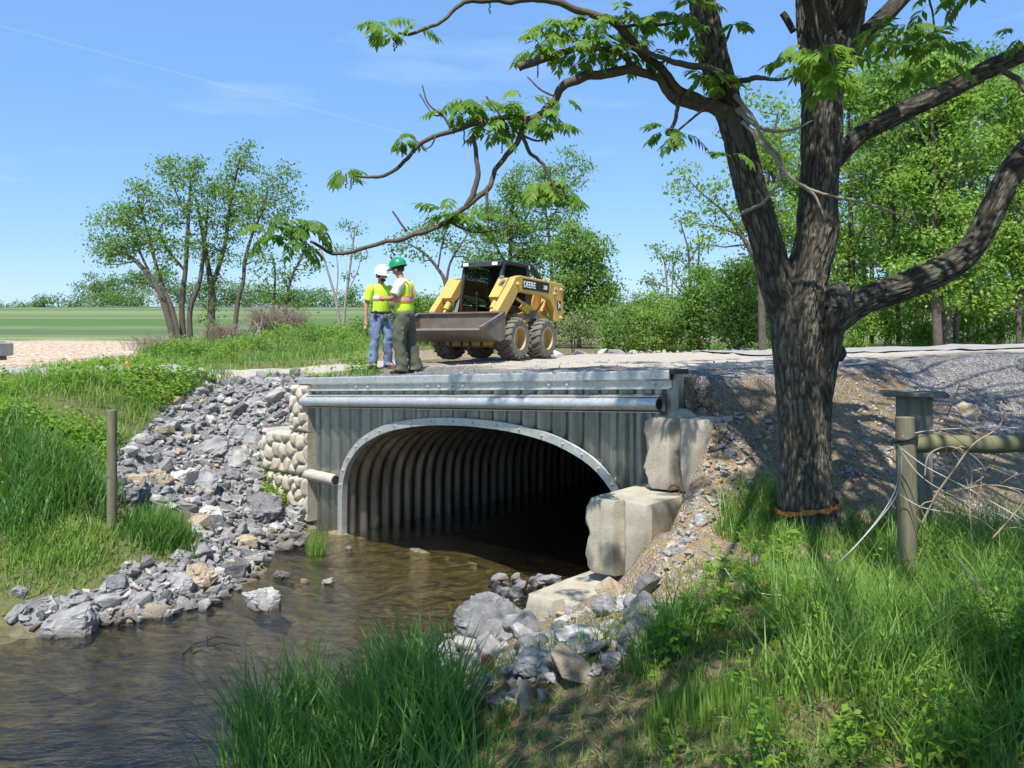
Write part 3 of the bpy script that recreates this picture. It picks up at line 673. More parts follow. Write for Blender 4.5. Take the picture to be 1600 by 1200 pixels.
# the boulders one can point to: pixel, width in px, proportions, material, label
BIG = [
 ((96, 992), 98, 1, .8, .62, 'rock', 'large jagged grey boulder with white veins standing in the stream edge', 61),
 ((408, 950), 70, 1, .8, .62, 'rock_pale', 'rounded pale grey boulder alone in the shallow water', 62),
 ((404, 806), 84, 1, .8, .62, 'rock_dark', 'big dark undercut boulder below the stone faced blocks', 63),
 ((455, 808), 70, 1, .7, .55, 'rock', 'grey slab boulder wedged against the lowest stone faced block', 64),
 ((385, 688), 66, 1, .7, .6, 'rock', 'blue grey angular boulder high on the rubble slope', 65),
 ((322, 706), 74, 1, .6, .42, 'rock', 'long flat grey slab lying across the middle of the rubble slope', 66),
 ((360, 722), 60, 1, .6, .5, 'rock_pale', 'pale wedge shaped slab in the middle of the rubble slope', 67),
 ((285, 752), 52, 1, .7, .7, 'rock_pale', 'pale squarish boulder at the foot of the rubble slope', 68),
 ((246, 752), 44, 1, .7, .6, 'rock_tan', 'tan angular boulder at the foot of the rubble slope', 69),
 ((207, 757), 40, 1, .7, .6, 'rock_tan', 'small cream stone beside the grass near the round post', 70),
 ((318, 768), 64, 1, .7, .7, 'rock', 'steep dark grey boulder at the foot of the slope', 71),
 ((188, 786), 84, 1, .5, .42, 'rock_dark', 'long dark slab behind the round fence post', 72),
 ((325, 808), 54, 1, .7, .55, 'rock_pale', 'bright white boulder just above the water', 73),
 ((300, 912), 86, 1, .7, .5, 'rock_tan', 'broad buff boulder among the stream edge stones', 74),
 ((278, 922), 60, 1, .8, .6, 'rock', 'grey pointed boulder leaning on the buff boulder', 75),
 ((366, 902), 56, 1, .7, .6, 'rock_dark', 'dark angular boulder at the tip of the stony bar', 76),
 ((120, 968), 62, 1, .5, .4, 'rock_pale', 'flat pale stone behind the jagged boulder', 77),
 ((158, 972), 40, 1, .7, .5, 'rock', 'small dark wedge by the flat pale stone', 78),
 ((22, 932), 36, 1, .7, .6, 'rock', 'lone grey stone on the bare earth bank', 79),
 ((430, 604), 46, 1, .5, .5, 'rock_pale', 'bright white slab at the top of the rubble by the cap rail', 80),
 ((768, 992), 140, 1, .75, .40, 'rock_dark', 'massive dark flat boulder beside the low concrete block', 81),
 ((690, 1028), 64, 1, .7, .5, 'rock', 'grey boulder at the water edge behind tall grass', 82),
 ((905, 1015), 92, 1, .7, .5, 'rock_pale', 'white sunlit boulder in front of the low concrete block', 83),
 ((840, 1050), 90, 1, .7, .45, 'rock', 'broad grey slab half hidden by the tall grass', 84),
 ((985, 948), 50, 1, .7, .5, 'rock_pale', 'pale stone in the mud beside the low concrete block', 85),
 ((852, 916), 56, 1, .6, .5, 'rock', 'wet grey slab between the low concrete block and the water', 86),
 ((800, 932), 44, 1, .7, .5, 'rock', 'small dark stone at the waterline above the massive boulder', 87),
 ((1172, 752), 42, 1, .7, .75, 'rock_tan', 'brown boulder in the dirt slope left of the tree trunk', 88),
 ((1518, 652), 52, 1, .7, .7, 'rock_tan', 'tan boulder on the gravel slope behind the log rail', 89),
 ((1142, 712), 24, 1, .7, .7, 'rock_pale', 'small white stone on the dirt beside the upright concrete block', 90),
 ((1098, 820), 34, 1, .7, .7, 'rock', 'half buried grey stone beside the grooved block', 91),
 ((1058, 868), 34, 1, .7, .6, 'rock', 'blue grey stone at the bottom of the dirt slope', 92),
 ((476, 910), 18, 1, .7, .5, 'rock_tan', 'little tan stone breaking the water surface', 93),
 ((512, 912), 26, 1, .7, .4, 'rock_pale', 'pair forming flat stone in midstream', 94),
 ((437, 902), 34, 1, .6, .4, 'rock_dark', 'dark flat stone at the tip of the stony bar in the current', 96),
 ((545, 858), 16, 1, .7, .4, 'rock_pale', 'tiny pale stone beside the grass tuft in the water', 97),
 ((720, 868), 34, 1, .6, .35, 'rock_dark', 'dark wet stone breaking the riffle before the arch', 98),
 ((790, 872), 44, 1, .5, .3, 'rock_dark', 'long wet stone in the shaded riffle by the block', 99),
 ((656, 848), 20, 1, .7, .4, 'rock', 'small flat stone in the shaded water before the arch', 95),
]
def water_hit(px, py):
    Y = WATER/(HZ-py)*F; h = hit(px, py); return P(px, py, Y) if Y < h.y else h
for (pp, w, a, b, c, mk, lab, sd) in BIG:
    h = water_hit(*pp); s = w/F*h.y; me = big_rock(sd, s*a, s*b*1.1, s*c*1.25); me.materials.append(M[mk])
    o = put_stone(h+Vector((0, s*.15, 0)), s, mk, lab, None, 'boulder', .12, .22, me); o['category'] = 'boulder'; o.rotation_euler.z = random.uniform(-.4, .4); SP.append((*h, s*.42))
def zone(px, py):
    if px < 620 and py < 690: return 'high on the rubble slope'
    if px < 620 and py < 815: return 'low on the rubble slope'
    if px < 620: return 'along the stony stream edge'
    return 'beside the concrete blocks'
TONE = {'rock': 'grey', 'rock_dark': 'dark grey', 'rock_pale': 'pale', 'rock_tan': 'tan'}
RIPR = [(650,1010),(740,955),(830,945),(905,930),(1010,925),(1070,945),(1010,1000),(960,1050),(890,1090),(760,1110),(640,1085),(610,1040)]
RDIRT = [(1100,655),(1200,640),(1215,760),(1130,790),(1060,900),(1000,920),(1030,880),(1075,790),(1100,760)]
RSLOPE = [(1310,590),(1600,600),(1600,720),(1320,760)]
EDGE2 = [(760,900),(900,885),(925,900),(850,935),(790,950)]
def scatter(poly, n, smin, smax, pw, sep=.62, tries=40):
    xs = [p[0] for p in poly]; ys = [p[1] for p in poly]; out = []; k = 0
    while len(out) < n and k < n*tries:
        k += 1; px, py = random.uniform(min(xs), max(xs)), random.uniform(min(ys), max(ys))
        if not inpoly(np.array(px), np.array(py), poly): continue
        h = water_hit(px, py)
        if h.y > 18: continue
        s = smin+(smax-smin)*random.random()**pw
        if any((h.x-q[0])**2+(h.y-q[1])**2+(h.z-q[2])**2 < (sep*(s*.5+q[3]))**2 for q in SP): continue
        SP.append((*h, s*.5)); out.append((h, s, px, py))
    return out
indiv = scatter(RIP, 204, .17, .40, 1.6, .72)+scatter(RIPR, 46, .14, .44, 1.1, .66)+scatter(EDGE2, 9, .12, .28, 1.2, .7)
for h, s, px, py in indiv:
    q = random.random(); mk = 'rock_dark' if q < .2 else 'rock' if q < .76 else ('rock_pale' if q < .93 else 'rock_tan'); sz = 'small' if s < .24 else 'fair sized'
    put_stone(h, s, mk, f'{sz} angular {TONE[mk]} broken stone {zone(px, py)}', f'{sz} {TONE[mk]} stones {zone(px, py)}', 'stone', .42, .16)
for (a, b) in ((1348, 548), ):
    pass
RUB = [(872,548),(905,544),(940,546),(965,547),(990,550),(1130,546),(1150,547),(1165,546)]
for i, (a, b) in enumerate(RUB):
    h = P(a, b, 20.5); h.z = gz(h.x, h.y); put_stone(h, random.uniform(.3, .55), random.choice(['rock_pale', 'rock_tan', 'rock']), 'pale rubble stone heaped along the far side of the track', 'rubble stones along the far edge of the track', 'stone')
# the countless small rubble between the stones: one object
def rubble(name, pts, mats_):
    for mk, sub in mats_:
        g = G(); base = [(np.array([v.co[:] for v in m.vertices]), [tuple(p.vertices) for p in m.polygons]) for m in [rock_mesh(300+i, 1, .8, .5, 10) for i in range(5)]]
        for (h, s) in sub:
            v, f = random.choice(base); a = random.uniform(0, 6.28); T = Matrix.Rotation(a, 3, 'Z') @ Matrix.Rotation(random.gauss(0, .5), 3, 'X') @ Matrix.Rotation(random.gauss(0, .5), 3, 'Y')
            vv = (v*s*np.array([1, 1, random.uniform(.7, 1.2)])) @ np.array(T).T+np.array([h.x, h.y, h.z+s*.08]); g.add(vv, f)
        tag(g.build(name, M[mk]), kind='stuff')
def split(l, a=.72, b=.9):
    d = {'rock': [], 'rock_pale': [], 'rock_tan': []}
    for h, s in l: q = random.random(); d['rock' if q < a else 'rock_pale' if q < b else 'rock_tan'].append((h, s))
    return list(d.items())
def sc2(poly, n, a, b):
    xs = [p[0] for p in poly]; ys = [p[1] for p in poly]; px = rng.uniform(min(xs), max(xs), n*3); py = rng.uniform(min(ys), max(ys), n*3); k = inpoly(px, py, poly)
    return [(water_hit(x, y), random.uniform(a, b)) for x, y in list(zip(px[k], py[k]))[:n]]
lst = [q for q in sc2(RIP, 1900, .06, .20) if q[0].y < 18]+sc2(RIPR, 210, .05, .15)+sc2(EDGE2, 60, .05, .12)
rubble('rubble', None, split(lst))
lst = [(h, s*random.choice((.5, .6, .8, 1, 1.5))) for h, s in sc2(RDIRT, 560, .02, .09)]+sc2(RSLOPE, 420, .03, .10)
for _ in range(900):                              # loose stones on the deck behind the cap
    u, v = random.uniform(-1.5, 9), random.uniform(.1, 5); p = UV2(u, v, 0); p.z = gz(p.x, p.y); lst.append((p, random.uniform(.02, .06)))
for _ in range(260):
    x, y = random.uniform(.5, 7), random.uniform(19.5, 21.5); lst.append((Vector((x, y, gz(x, y))), random.uniform(.08, .28)*max(.3, vnoise(np.array(x), np.array(y), 1.2))))
rubble('gravel', None, split(lst, .4, .62))
# ------------------------------------------------------------------ skid steer loader
M['yel'] = plain('yellow_machine_paint', (.60, .365, .06), .5, var=.3, scale=4, spec=.35, col2=(.46, .33, .13))
M['blk'] = plain('black_machine_paint', (.022, .022, .024), .4, var=.3, scale=6)
M['steel'] = plain('worn_bucket_steel', (.225, .18, .14), .65, .2, var=.4, scale=5, bump=.2, bscale=30)
M['tyre'] = plain('dusty_tyre_rubber', (.20, .182, .155), .92, var=.45, scale=6, bump=.2, bscale=40)
def glassm():
    m = NT('tinted_cab_glass'); m.done((.02, .03, .03), .05); t = m.node('ShaderNodeBsdfTransparent'); t.inputs[0].default_value = (.42, .5, .47, 1); x = m.node('ShaderNodeMixShader'); x.inputs[0].default_value = .3
    m.L(t.outputs[0], x.inputs[1]); m.L(m.b.outputs[0], x.inputs[2]); m.L(x.outputs[0], m.out.inputs[0]); return m.m
M['glass'] = glassm()
M['white'] = plain('white_lettering', (.8, .8, .78), .5, var=.05)
M['lamp'] = plain('lamp_glass', (.85, .80, .68), .2, var=.1)
M['hose'] = plain('hydraulic_hose', (.16, .14, .12), .6)
M['orange'] = plain('orange_plastic', (.75, .17, .03), .5, var=.1)
sk_z = -.405
skid = empty('skid_steer_loader', (-.34, 17.5, sk_z), R(240), 'yellow and black skid steer loader with a raised steel bucket on the gravel track', 'skid steer')
def sk(g, name, mat, parent=skid, smooth=False): return g.build(name, mat, parent, smooth)
g = G(); g.prism([(-1.38,.34),(-1.42,.8),(-1.28,1.0),(-.55,1.02),(.55,.78),(1.02,.62),(1.06,.30),(.9,.24),(-1.25,.24)], -.50, .50)
g.box((-.95, -.56, .30), (.95, .56, .62), None, .03); g.prism([(-1.45,.55),(-1.3,1.42),(-.9,1.50),(-.62,1.0),(-.6,.7)], -.46, .46); sk(g, 'chassis', M['yel'], smooth='auto')
g = G()
for s in (-1, 1):
    g = G(); g.prism([(-1.5,1.46),(-1.42,1.0),(-1.0,1.0),(-1.12,1.52),(-1.3,1.6)], min(s*.50, s*.64), max(s*.50, s*.64)); sk(g, 'rear_tower', M['yel'])
g = G(); g.prism([(-1.44,1.40),(-1.30,1.50),(-.75,1.62),(-.5,1.90),(-.5,1.2),(-1.3,1.2)], -.44, .44); hood = sk(g, 'engine_hood', M['blk'], smooth='auto')
g = G()
for k in range(7): g.box((-.66-.03*k*0-.09*k, -.45, 1.50-.0*k), (-.62-.09*k, .45, 1.66-.016*k))
sk(g, 'grille', M['blk'], hood)
g = G(); pth = smooth_path([(-.45, .40, 1.93), (-.85, .40, 1.88), (-1.18, .40, 1.68), (-1.36, .40, 1.40)], 6); g.tube(pth, [(.035, .075)]*len(pth), 10, up=(0, 1, 0)); pth = [(p.x, -p.y, p.z) for p in pth]; g.tube(pth, [(.035, .075)]*len(pth), 10, up=(0, 1, 0)); sk(g, 'rear_guard', M['blk'], smooth='auto')
# cab: posts, roof, side glass, front guard
cab = G()
for s in (-1, 1):
    cab.tube(smooth_path([(.66, s*.44, .80), (.60, s*.44, 1.30), (.46, s*.44, 1.88), (.38, s*.44, 1.99), (.2, s*.44, 2.02)], 5), .052, 10)
    cab.tube(smooth_path([(-.52, s*.44, .95), (-.52, s*.44, 1.9), (-.40, s*.44, 2.0), (.2, s*.44, 2.02)], 5), .052, 10)
    cab.box((-.5, s*.44-.02, .95), (.62, s*.44+.02, 1.10))
cab.box((-.54, -.44, .9), (-.48, .44, 1.15)); cab.box((-.55, -.45, 1.7), (-.5, .45, 1.95))
cabo = sk(cab, 'cab_frame', M['blk'], smooth='auto')
g = G(); g.prism([(-.54,1.96),(-.48,2.045),(.34,2.07),(.52,2.03),(.60,1.93),(.52,1.93),(.40,1.97),(-.45,1.97)], -.47, .47); sk(g, 'roof', M['blk'], smooth='auto')
for s in (-1, 1):
    g = G(); y = s*.435; g.prism([(-.46,1.12),(-.46,1.9),(-.36,1.95),(.36,1.95),(.52,1.55),(.58,1.12)], y-.006, y+.006)
    sk(g, 'side_window', M['glass'], cabo)
g = G()
for k in range(11): g.box((-.3+.075*k, -.424, 1.14), (-.292+.075*k, -.416, 1.92))
for k in range(9): g.box((-.45, -.424, 1.2+.085*k), (.5, -.416, 1.208+.085*k))
sk(g, 'window_guard', M['blk'], cabo)
g = G(); g.box((-.42, -.26, 1.0), (.02, .26, 1.12), None, .04); g.box((-.46, -.25, 1.1), (-.34, .25, 1.62), None, .05); sk(g, 'seat', M['blk'], smooth='auto')
g = G()
for s in (-1, 1): g.tube([(.35, s*.24, .95), (.33, s*.24, 1.28)], .016, 8); g.lathe([(.02, 0), (.028, .05), (.02, .11), (.001, .115)], 10, Matrix.Translation((.33, s*.24, 1.26)))
sk(g, 'control_lever', M['blk'])
for s in (-1, 1):
    g = G(); g.box((.50, s*.34-.075, 1.94), (.585, s*.34+.075, 2.03), None, .015); l = sk(g, 'work_lamp', M['blk'])
    q = G(); q.box((.583, s*.34-.062, 1.952), (.592, s*.34+.062, 2.018)); sk(q, 'lens', M['lamp'], l)
for o_ in list(skid.children):
    if o_.name.split('.')[0] in ('cab_frame', 'roof', 'work_lamp'): o_.scale.z = .92; o_.location.z = .95*.08
# lift arms, one each side
ARM = [(-1.50,1.60),(.36,1.66),(.56,1.62),(.72,1.44),(1.22,.97),(1.25,.70),(1.10,.62),(.92,.86),(.60,1.16),(.44,1.34),(-.62,1.30),(-.92,1.22),(-1.08,1.02),(-1.14,.78),(-1.40,.78),(-1.5,1.05)]
def arm_side(s):
    g = G(); g.prism(ARM, .66, .80) if s > 0 else g.prism(ARM, -.80, -.66)
    a = sk(g, 'lift_arm', M['yel'])
    md = a.modifiers.new('bev', 'BEVEL'); md.width = .018; md.segments = 2; md.limit_method = 'ANGLE'
    y0 = s*.80
    for (x, z) in ((-1.38, 1.46), (-1.06, 1.36), (.50, 1.48), (-1.36, .86), (1.17, .78)):
        q = G(); q.lathe([(.045, 0), (.045, .03), (.028, .034), (.028, .055), (.001, .056)], 12, Matrix.Translation((x, y0, z)) @ Matrix.Rotation(-s*R(90), 4, 'X')); sk(q, 'pivot_pin', M['yel'], a, 'auto')
    # lower link and lift cylinder
    q = G(); q.tube([(-1.2, s*.58, .78), (-.1, s*.60, 1.12)], .05, 10); q.tube([(-.2, s*.60, 1.09), (.25, s*.62, 1.23)], .028, 8); sk(q, 'lift_cylinder', M['yel'], smooth='auto')
    q = G(); q.prism([(-1.18,.66),(-1.18,.80),(-.1,1.10),(.0,1.04),(-.35,.86),(-.9,.62)], s*.58-.03, s*.58+.03); sk(q, 'lower_link', M['yel'])
    # front drop housing and bucket cylinder
    q = G(); q.tube([(.62, s*.54, 1.42), (1.02, s*.54, .98)], .062, 12); q.tube([(1.0, s*.54, 1.0), (1.17, s*.54, .80)], .03, 8); sk(q, 'bucket_cylinder', M['yel'], smooth='auto')
    q = G(); q.prism([(.42,1.62),(.62,1.60),(.98,1.22),(.9,1.12),(.5,1.36)], s*.66-.22*(s > 0), s*.66+.22*(s < 0)); sk(q, 'arm_gusset', M['yel'])
    q = G()
    for k in range(3): q.tube(smooth_path([(.55, s*(.50+.03*k), 1.40), (.7, s*(.44+.03*k), 1.15+.05*k), (.85, s*(.40+.03*k), .92), (1.1, s*(.42+.03*k), .74)], 5), .017, 6)
    sk(q, 'hydraulic_hose', M['hose'])
    return a
armR = arm_side(-1); armL = arm_side(1)
g = G(); g.box((1.05, -.68, .62), (1.2, .68, .78), None, .02); g.box((1.15, -.55, .42), (1.235, .55, .84), None, .02); sk(g, 'quick_coupler', M['blk'])
# hydraulic couplers cluster
g = G()
for k in range(8): g.tube([(.66+.02*(k % 2), .56+.035*(k % 3), 1.38+.045*k*.8), (.80, .56+.035*(k % 3), 1.37+.045*k*.8)], .017, 6)
sk(g, 'hose_coupler', M['galv'])
# bucket
BX = [(1.34,.40),(2.14,.60)]
prof = [(1.32,.90),(1.30,.62),(1.36,.44),(1.46,.40),(2.14,.60),(2.14,.575),(1.46,.36),(1.31,.40),(1.255,.60),(1.285,.905)]
g = G(); g.prism(prof, -.97, .97); bk = sk(g, 'bucket', M['steel'])
for s in (-1, 1):
    q = G(); y = s*.97; q.prism([(1.285,.90),(1.34,.90),(2.16,.61),(2.14,.57),(1.46,.36),(1.30,.40),(1.255,.6)], y-.015, y+.015); q.prism([(1.30,.93),(1.36,.90),(2.16,.62),(2.12,.57)], y-.03, y+.03); sk(q, 'side_plate', M['steel'], bk)
q = G(); q.box((2.05, -.98, .566), (2.20, .98, .60), Matrix.Identity(4)); sk(q, 'cutting_edge', plain('bright_worn_edge', (.42, .40, .37), .45, .5), bk)
q = G(); q.box((1.27, -.98, .895), (1.36, .98, .925)); sk(q, 'top_lip', M['steel'], bk)
# front of the chassis under the bucket
g = G(); g.prism([(1.0,.28),(1.04,.62),(1.10,.62),(1.10,.28)], -.42, .42); fp = sk(g, 'front_plate', M['yel'])
for y in (-.36, -.1, .1, .36):
    q = G(); q.box((1.102, y-.02, .26), (1.13, y+.02, .6)); sk(q, 'plate_rib', M['blk'], fp)
# wheels
def wheel():
    w = G(); Rw, hw = .415, .185
    prof = [(.235, -hw+.01), (.30, -hw), (.355, -hw*.98), (.385, -hw*.8), (.39, -hw*.4), (.39, hw*.4), (.385, hw*.8), (.355, hw*.98), (.30, hw), (.235, hw-.01), (.225, 0)]
    w.lathe(prof+[prof[0]], 40, Matrix.Rotation(R(-90), 4, 'X'), caps=False)
    for k in range(18):
        for s in (-1, 1):
            a0 = 2*math.pi*(k+(.5 if s > 0 else 0))/18; vv = []
            for (t, y, r0) in ((0, 0.0, .386), (.10, s*hw*.55, .386), (.20, s*hw*1.04, .352)):
                for dr in (0, .036):
                    for da in (-.055, .055):
                        a = a0+t+da*(1.1 if dr == 0 else .85); r = r0+dr; vv.append((r*math.cos(a), y, r*math.sin(a)))
            f = []
            for i in (0, 4): f += [(i, i+4, i+5, i+1), (i+2, i+3, i+7, i+6), (i, i+2, i+6, i+4), (i+1, i+5, i+7, i+3)]
            f += [(0, 1, 3, 2), (8, 10, 11, 9)]; w.add(vv, f)
    return w
def rim():
    r = G(); r.lathe([(.236, .15), (.236, .178), (.222, .18), (.215, .11), (.205, .02), (.16, .0), (.08, -.005), (.075, .045), (.05, .05), (.001, .05)], 28, Matrix.Rotation(R(-90), 4, 'X') @ Matrix.Scale(1, 4), caps=False)
    for k in range(8):
        a = 2*math.pi*k/8; r.lathe([(.016, 0), (.016, .03), (.001, .031)], 6, Matrix.Rotation(R(-90), 4, 'X') @ Matrix.Translation((.12*math.cos(a), .12*math.sin(a), -.002)))
    return r
wo = None
for (x, s) in ((.575, 1), (-.575, 1), (.575, -1), (-.575, -1)):
    if wo is None:
        wo = bpy.data.objects.new('wheel', None); C.objects.link(wo); wo.parent = skid; sk(wheel(), 'tyre', M['tyre'], wo, 'auto'); sk(rim(), 'rim', plain('dusty_yellow_rim', (.50, .33, .10), .6, var=.3, scale=9, col2=(.36, .29, .19)), wo, 'auto'); w = wo
    else: w = copy_tree(wo, skid)
    w.location = (x, s*.735, .415); w.rotation_euler = (0, random.uniform(0, 1), 0 if s > 0 else math.pi)
# lettering on the lift arm that faces the camera
def text_obj(body, size, name, mat, parent, Mx, ext=.002, bold=0.0):
    cu = bpy.data.curves.new('txt', 'FONT'); cu.body = body; cu.size = size; cu.extrude = ext; cu.offset = bold; cu.resolution_u = 3
    t = bpy.data.objects.new('txt', cu); C.objects.link(t); dg = bpy.context.evaluated_depsgraph_get(); me = bpy.data.meshes.new_from_object(t.evaluated_get(dg))
    bpy.data.objects.remove(t); me.materials.clear(); me.materials.append(mat); o = bpy.data.objects.new(name, me); C.objects.link(o); o.parent = parent; o.matrix_local = Mx; return o
FR = Matrix(((-1, 0, 0, 0), (0, 0, 1, 0), (0, 1, 0, 0), (0, 0, 0, 1)))       # text frame: right = -X, up = Z, facing +Y
g = G(); g.prism([(.28,1.605),(.30,1.395),(-.82,1.37),(-.84,1.575)], .801, .806); dec = sk(g, 'decal_panel', M['blk'], armL)
text_obj('DEERE', .175, 'lettering', M['white'], dec, Matrix.Translation((.255, .807, 1.44)) @ FR @ Matrix.Rotation(R(-1.5), 4, 'Z'), bold=.004)
text_obj('328', .115, 'lettering', M['white'], dec, Matrix.Translation((-.58, .807, 1.435)) @ FR @ Matrix.Rotation(R(-1.5), 4, 'Z'), bold=.003)
g = G(); g.lathe([(.085, 0), (.085, .004), (.001, .004)], 24, Matrix.Translation((-1.16, .801, 1.43)) @ Matrix.Rotation(R(-90), 4, 'X')); rd = sk(g, 'round_decal', plain('off_white_sticker', (.62, .55, .5), .5, var=.1), armL)
g = G(); g.box((-1.215, .8055, 1.405), (-1.105, .808, 1.455)); sk(g, 'decal_band', plain('faded_red', (.40, .10, .07), .5), rd)
g = G(); g.lathe([(.075, 0), (.075, .003), (.062, .003), (.062, 0)], 24, Matrix.Translation((-.96, .801, 1.47)) @ Matrix.Rotation(R(-90), 4, 'X'), caps=False); sk(g, 'ring_decal', plain('green_yellow_ring', (.42, .40, .03), .5), armL)
def emblem(px_, z_):
    g = G(); c = [(-.07,-.10),(.07,-.10),(.085,-.085),(.085,.085),(.07,.10),(-.07,.10),(-.085,.085),(-.085,-.085)]
    g.prism([(px_+a, z_+b) for a, b in c], .801, .805); e = sk(g, 'emblem', M['blk'], armL)
    deer = [(.055,-.06),(.03,-.03),(.035,.0),(.02,.03),(.045,.035),(.06,.055),(.04,.06),(.045,.085),(.03,.07),(.015,.085),(.012,.05),(-.02,.03),(-.045,.035),(-.06,.02),(-.05,-.01),(-.07,-.05),(-.055,-.06),(-.035,-.03),(-.01,-.01),(.005,-.05),(.02,-.075),(.035,-.07)]
    q = G(); q.prism([(px_+a, z_+b) for a, b in deer], .8055, .808); sk(q, 'emblem_mark', M['white'], e)
emblem(-1.30, 1.12)
g = G(); g.box((-.70, .80*.0+.611, .80), (-.60, .614, .86)); sk(g, 'warning_sticker', M['white'])
g = G(); g.box((-.62, .455, 1.86), (-.5, .47, 1.93)); sk(g, 'cab_sticker', M['white'])
g = G(); g.tube([(.72, .47, 1.02), (.72, .5, 1.02)], .028, 10); sk(g, 'marker_lamp', M['orange'])
g = G()
for k in range(3): g.tube(smooth_path([(.25, .55, .88), (-.05, .62, .80+.05*k), (-.35, .66, .92-.04*k), (-.7, .64, 1.06), (-.95, .6, 1.2)], 6), .017, 6)
sk(g, 'hydraulic_hose', M['hose'])
# ------------------------------------------------------------------ the two workers
M['skin'] = plain('tanned_skin', (.42, .225, .145), .55, var=.15, scale=20)
M['lime'] = plain('lime_fabric', (.52, .80, .04), .8, var=.12, scale=9)
M['shirt'] = plain('white_cotton', (.74, .74, .70), .85, var=.12, scale=9)
M['denim'] = plain('washed_denim', (.22, .30, .43), .9, var=.5, scale=9, bump=.4, bscale=30, col2=(.09, .13, .22))
M['khaki'] = plain('green_wader_fabric', (.105, .115, .075), .85, var=.35, scale=8, bump=.4, bscale=25)
M['hair'] = plain('dark_hair', (.02, .014, .01), .7)
M['boot'] = plain('brown_leather', (.10, .06, .035), .8)
M['hatw'] = plain('white_hard_hat', (.82, .82, .82), .3, var=.04)
M['hatg'] = plain('green_hard_hat', (.01, .26, .095), .3, var=.1)
M['refl'] = plain('reflective_tape', (.42, .43, .42), .4, var=.1)
M['tape'] = plain('orange_trim', (.85, .22, .03), .6, var=.1)
M['glove'] = plain('grey_glove', (.55, .53, .48), .8, var=.2)
def skin_body(parent, edges, joints, mat):
    names = list(joints); ix = {k: i for i, k in enumerate(names)}
    me = bpy.data.meshes.new('body'); me.from_pydata([joints[k][0] for k in names], [(ix[a], ix[b]) for a, b in edges], [])
    o = bpy.data.objects.new('body', me); C.objects.link(o); o.parent = parent
    md = o.modifiers.new('skin', 'SKIN'); md.use_smooth_shade = True
    for i, k in enumerate(names):
        r = joints[k][1]; sv_ = me.skin_vertices[0].data[i]; sv_.radius = r if hasattr(r, '__len__') else (r, r); sv_.use_root = (k == 'pelvis')
    o.modifiers.new('sub', 'SUBSURF').render_levels = 2; o.modifiers['sub'].levels = 1
    me.materials.append(mat); return o
def rings(name, mat, parent, rs, n=20, wr=.0, seed=0, caps=True):       # rs: (centre, rx, ry[, lean])
    g = G(); vv = []
    for i, (c, rx, ry) in enumerate(rs):
        for k in range(n):
            a = 2*math.pi*k/n; w = 1+wr*noise.noise(Vector((math.cos(a)*2, math.sin(a)*2, i*.9+seed*7)))
            vv.append((c[0]+rx*w*math.cos(a), c[1]+ry*w*math.sin(a), c[2]))
    m = len(rs); f = [(i*n+k, i*n+(k+1) % n, (i+1)*n+(k+1) % n, (i+1)*n+k) for i in range(m-1) for k in range(n)]
    if caps: f += [tuple(range(n))[::-1], tuple((m-1)*n+k for k in range(n))]
    g.add(vv, f); o = g.build(name, mat, parent, True); o.modifiers.new('sub', 'SUBSURF').render_levels = 1; return o
def sleeve(name, mat, parent, pts, rad, n=14, wr=.06):
    g = G(); g.tube(smooth_path(pts, 3), interp(rad, 3), n, jit=0); 
    for i, v in enumerate(g.v):
        q = noise.noise(Vector(v)*16)*wr*.3; g.v[i] = tuple(Vector(v)+Vector((q*.5, q*.5, 0)))
    return g.build(name, mat, parent, True)
def hand(j, e, w, side, d, key, r=.0105, curl=.4):       # five unequal fingers from the palm
    w = Vector(w); d = Vector(d).normalized(); s = Vector(side).normalized(); n = d.cross(s)
    palm = w+d*.07; j[key+'palm'] = (palm, (.036, .02)); e.append((key+'wr', key+'palm'))
    for k, (off, L) in enumerate(((-.027, .062), (-.009, .075), (.009, .08), (.027, .07))):
        a = palm+d*.03+s*off; b = a+d*L*.5+n*L*.5*curl*.5; c = b+d*L*.35+n*L*.5*curl
        for q, p in zip('abc', (a, b, c)): j[f'{key}f{k}{q}'] = (p, r if q != 'c' else r*.75)
        e += [(key+'palm', f'{key}f{k}a'), (f'{key}f{k}a', f'{key}f{k}b'), (f'{key}f{k}b', f'{key}f{k}c')]
    a = palm-d*.02+s*.04; b = a+s*.02+d*.035+n*.015
    j[key+'t0'] = (a, r*1.1); j[key+'t1'] = (b, r*.85); e += [(key+'palm', key+'t0'), (key+'t0', key+'t1')]
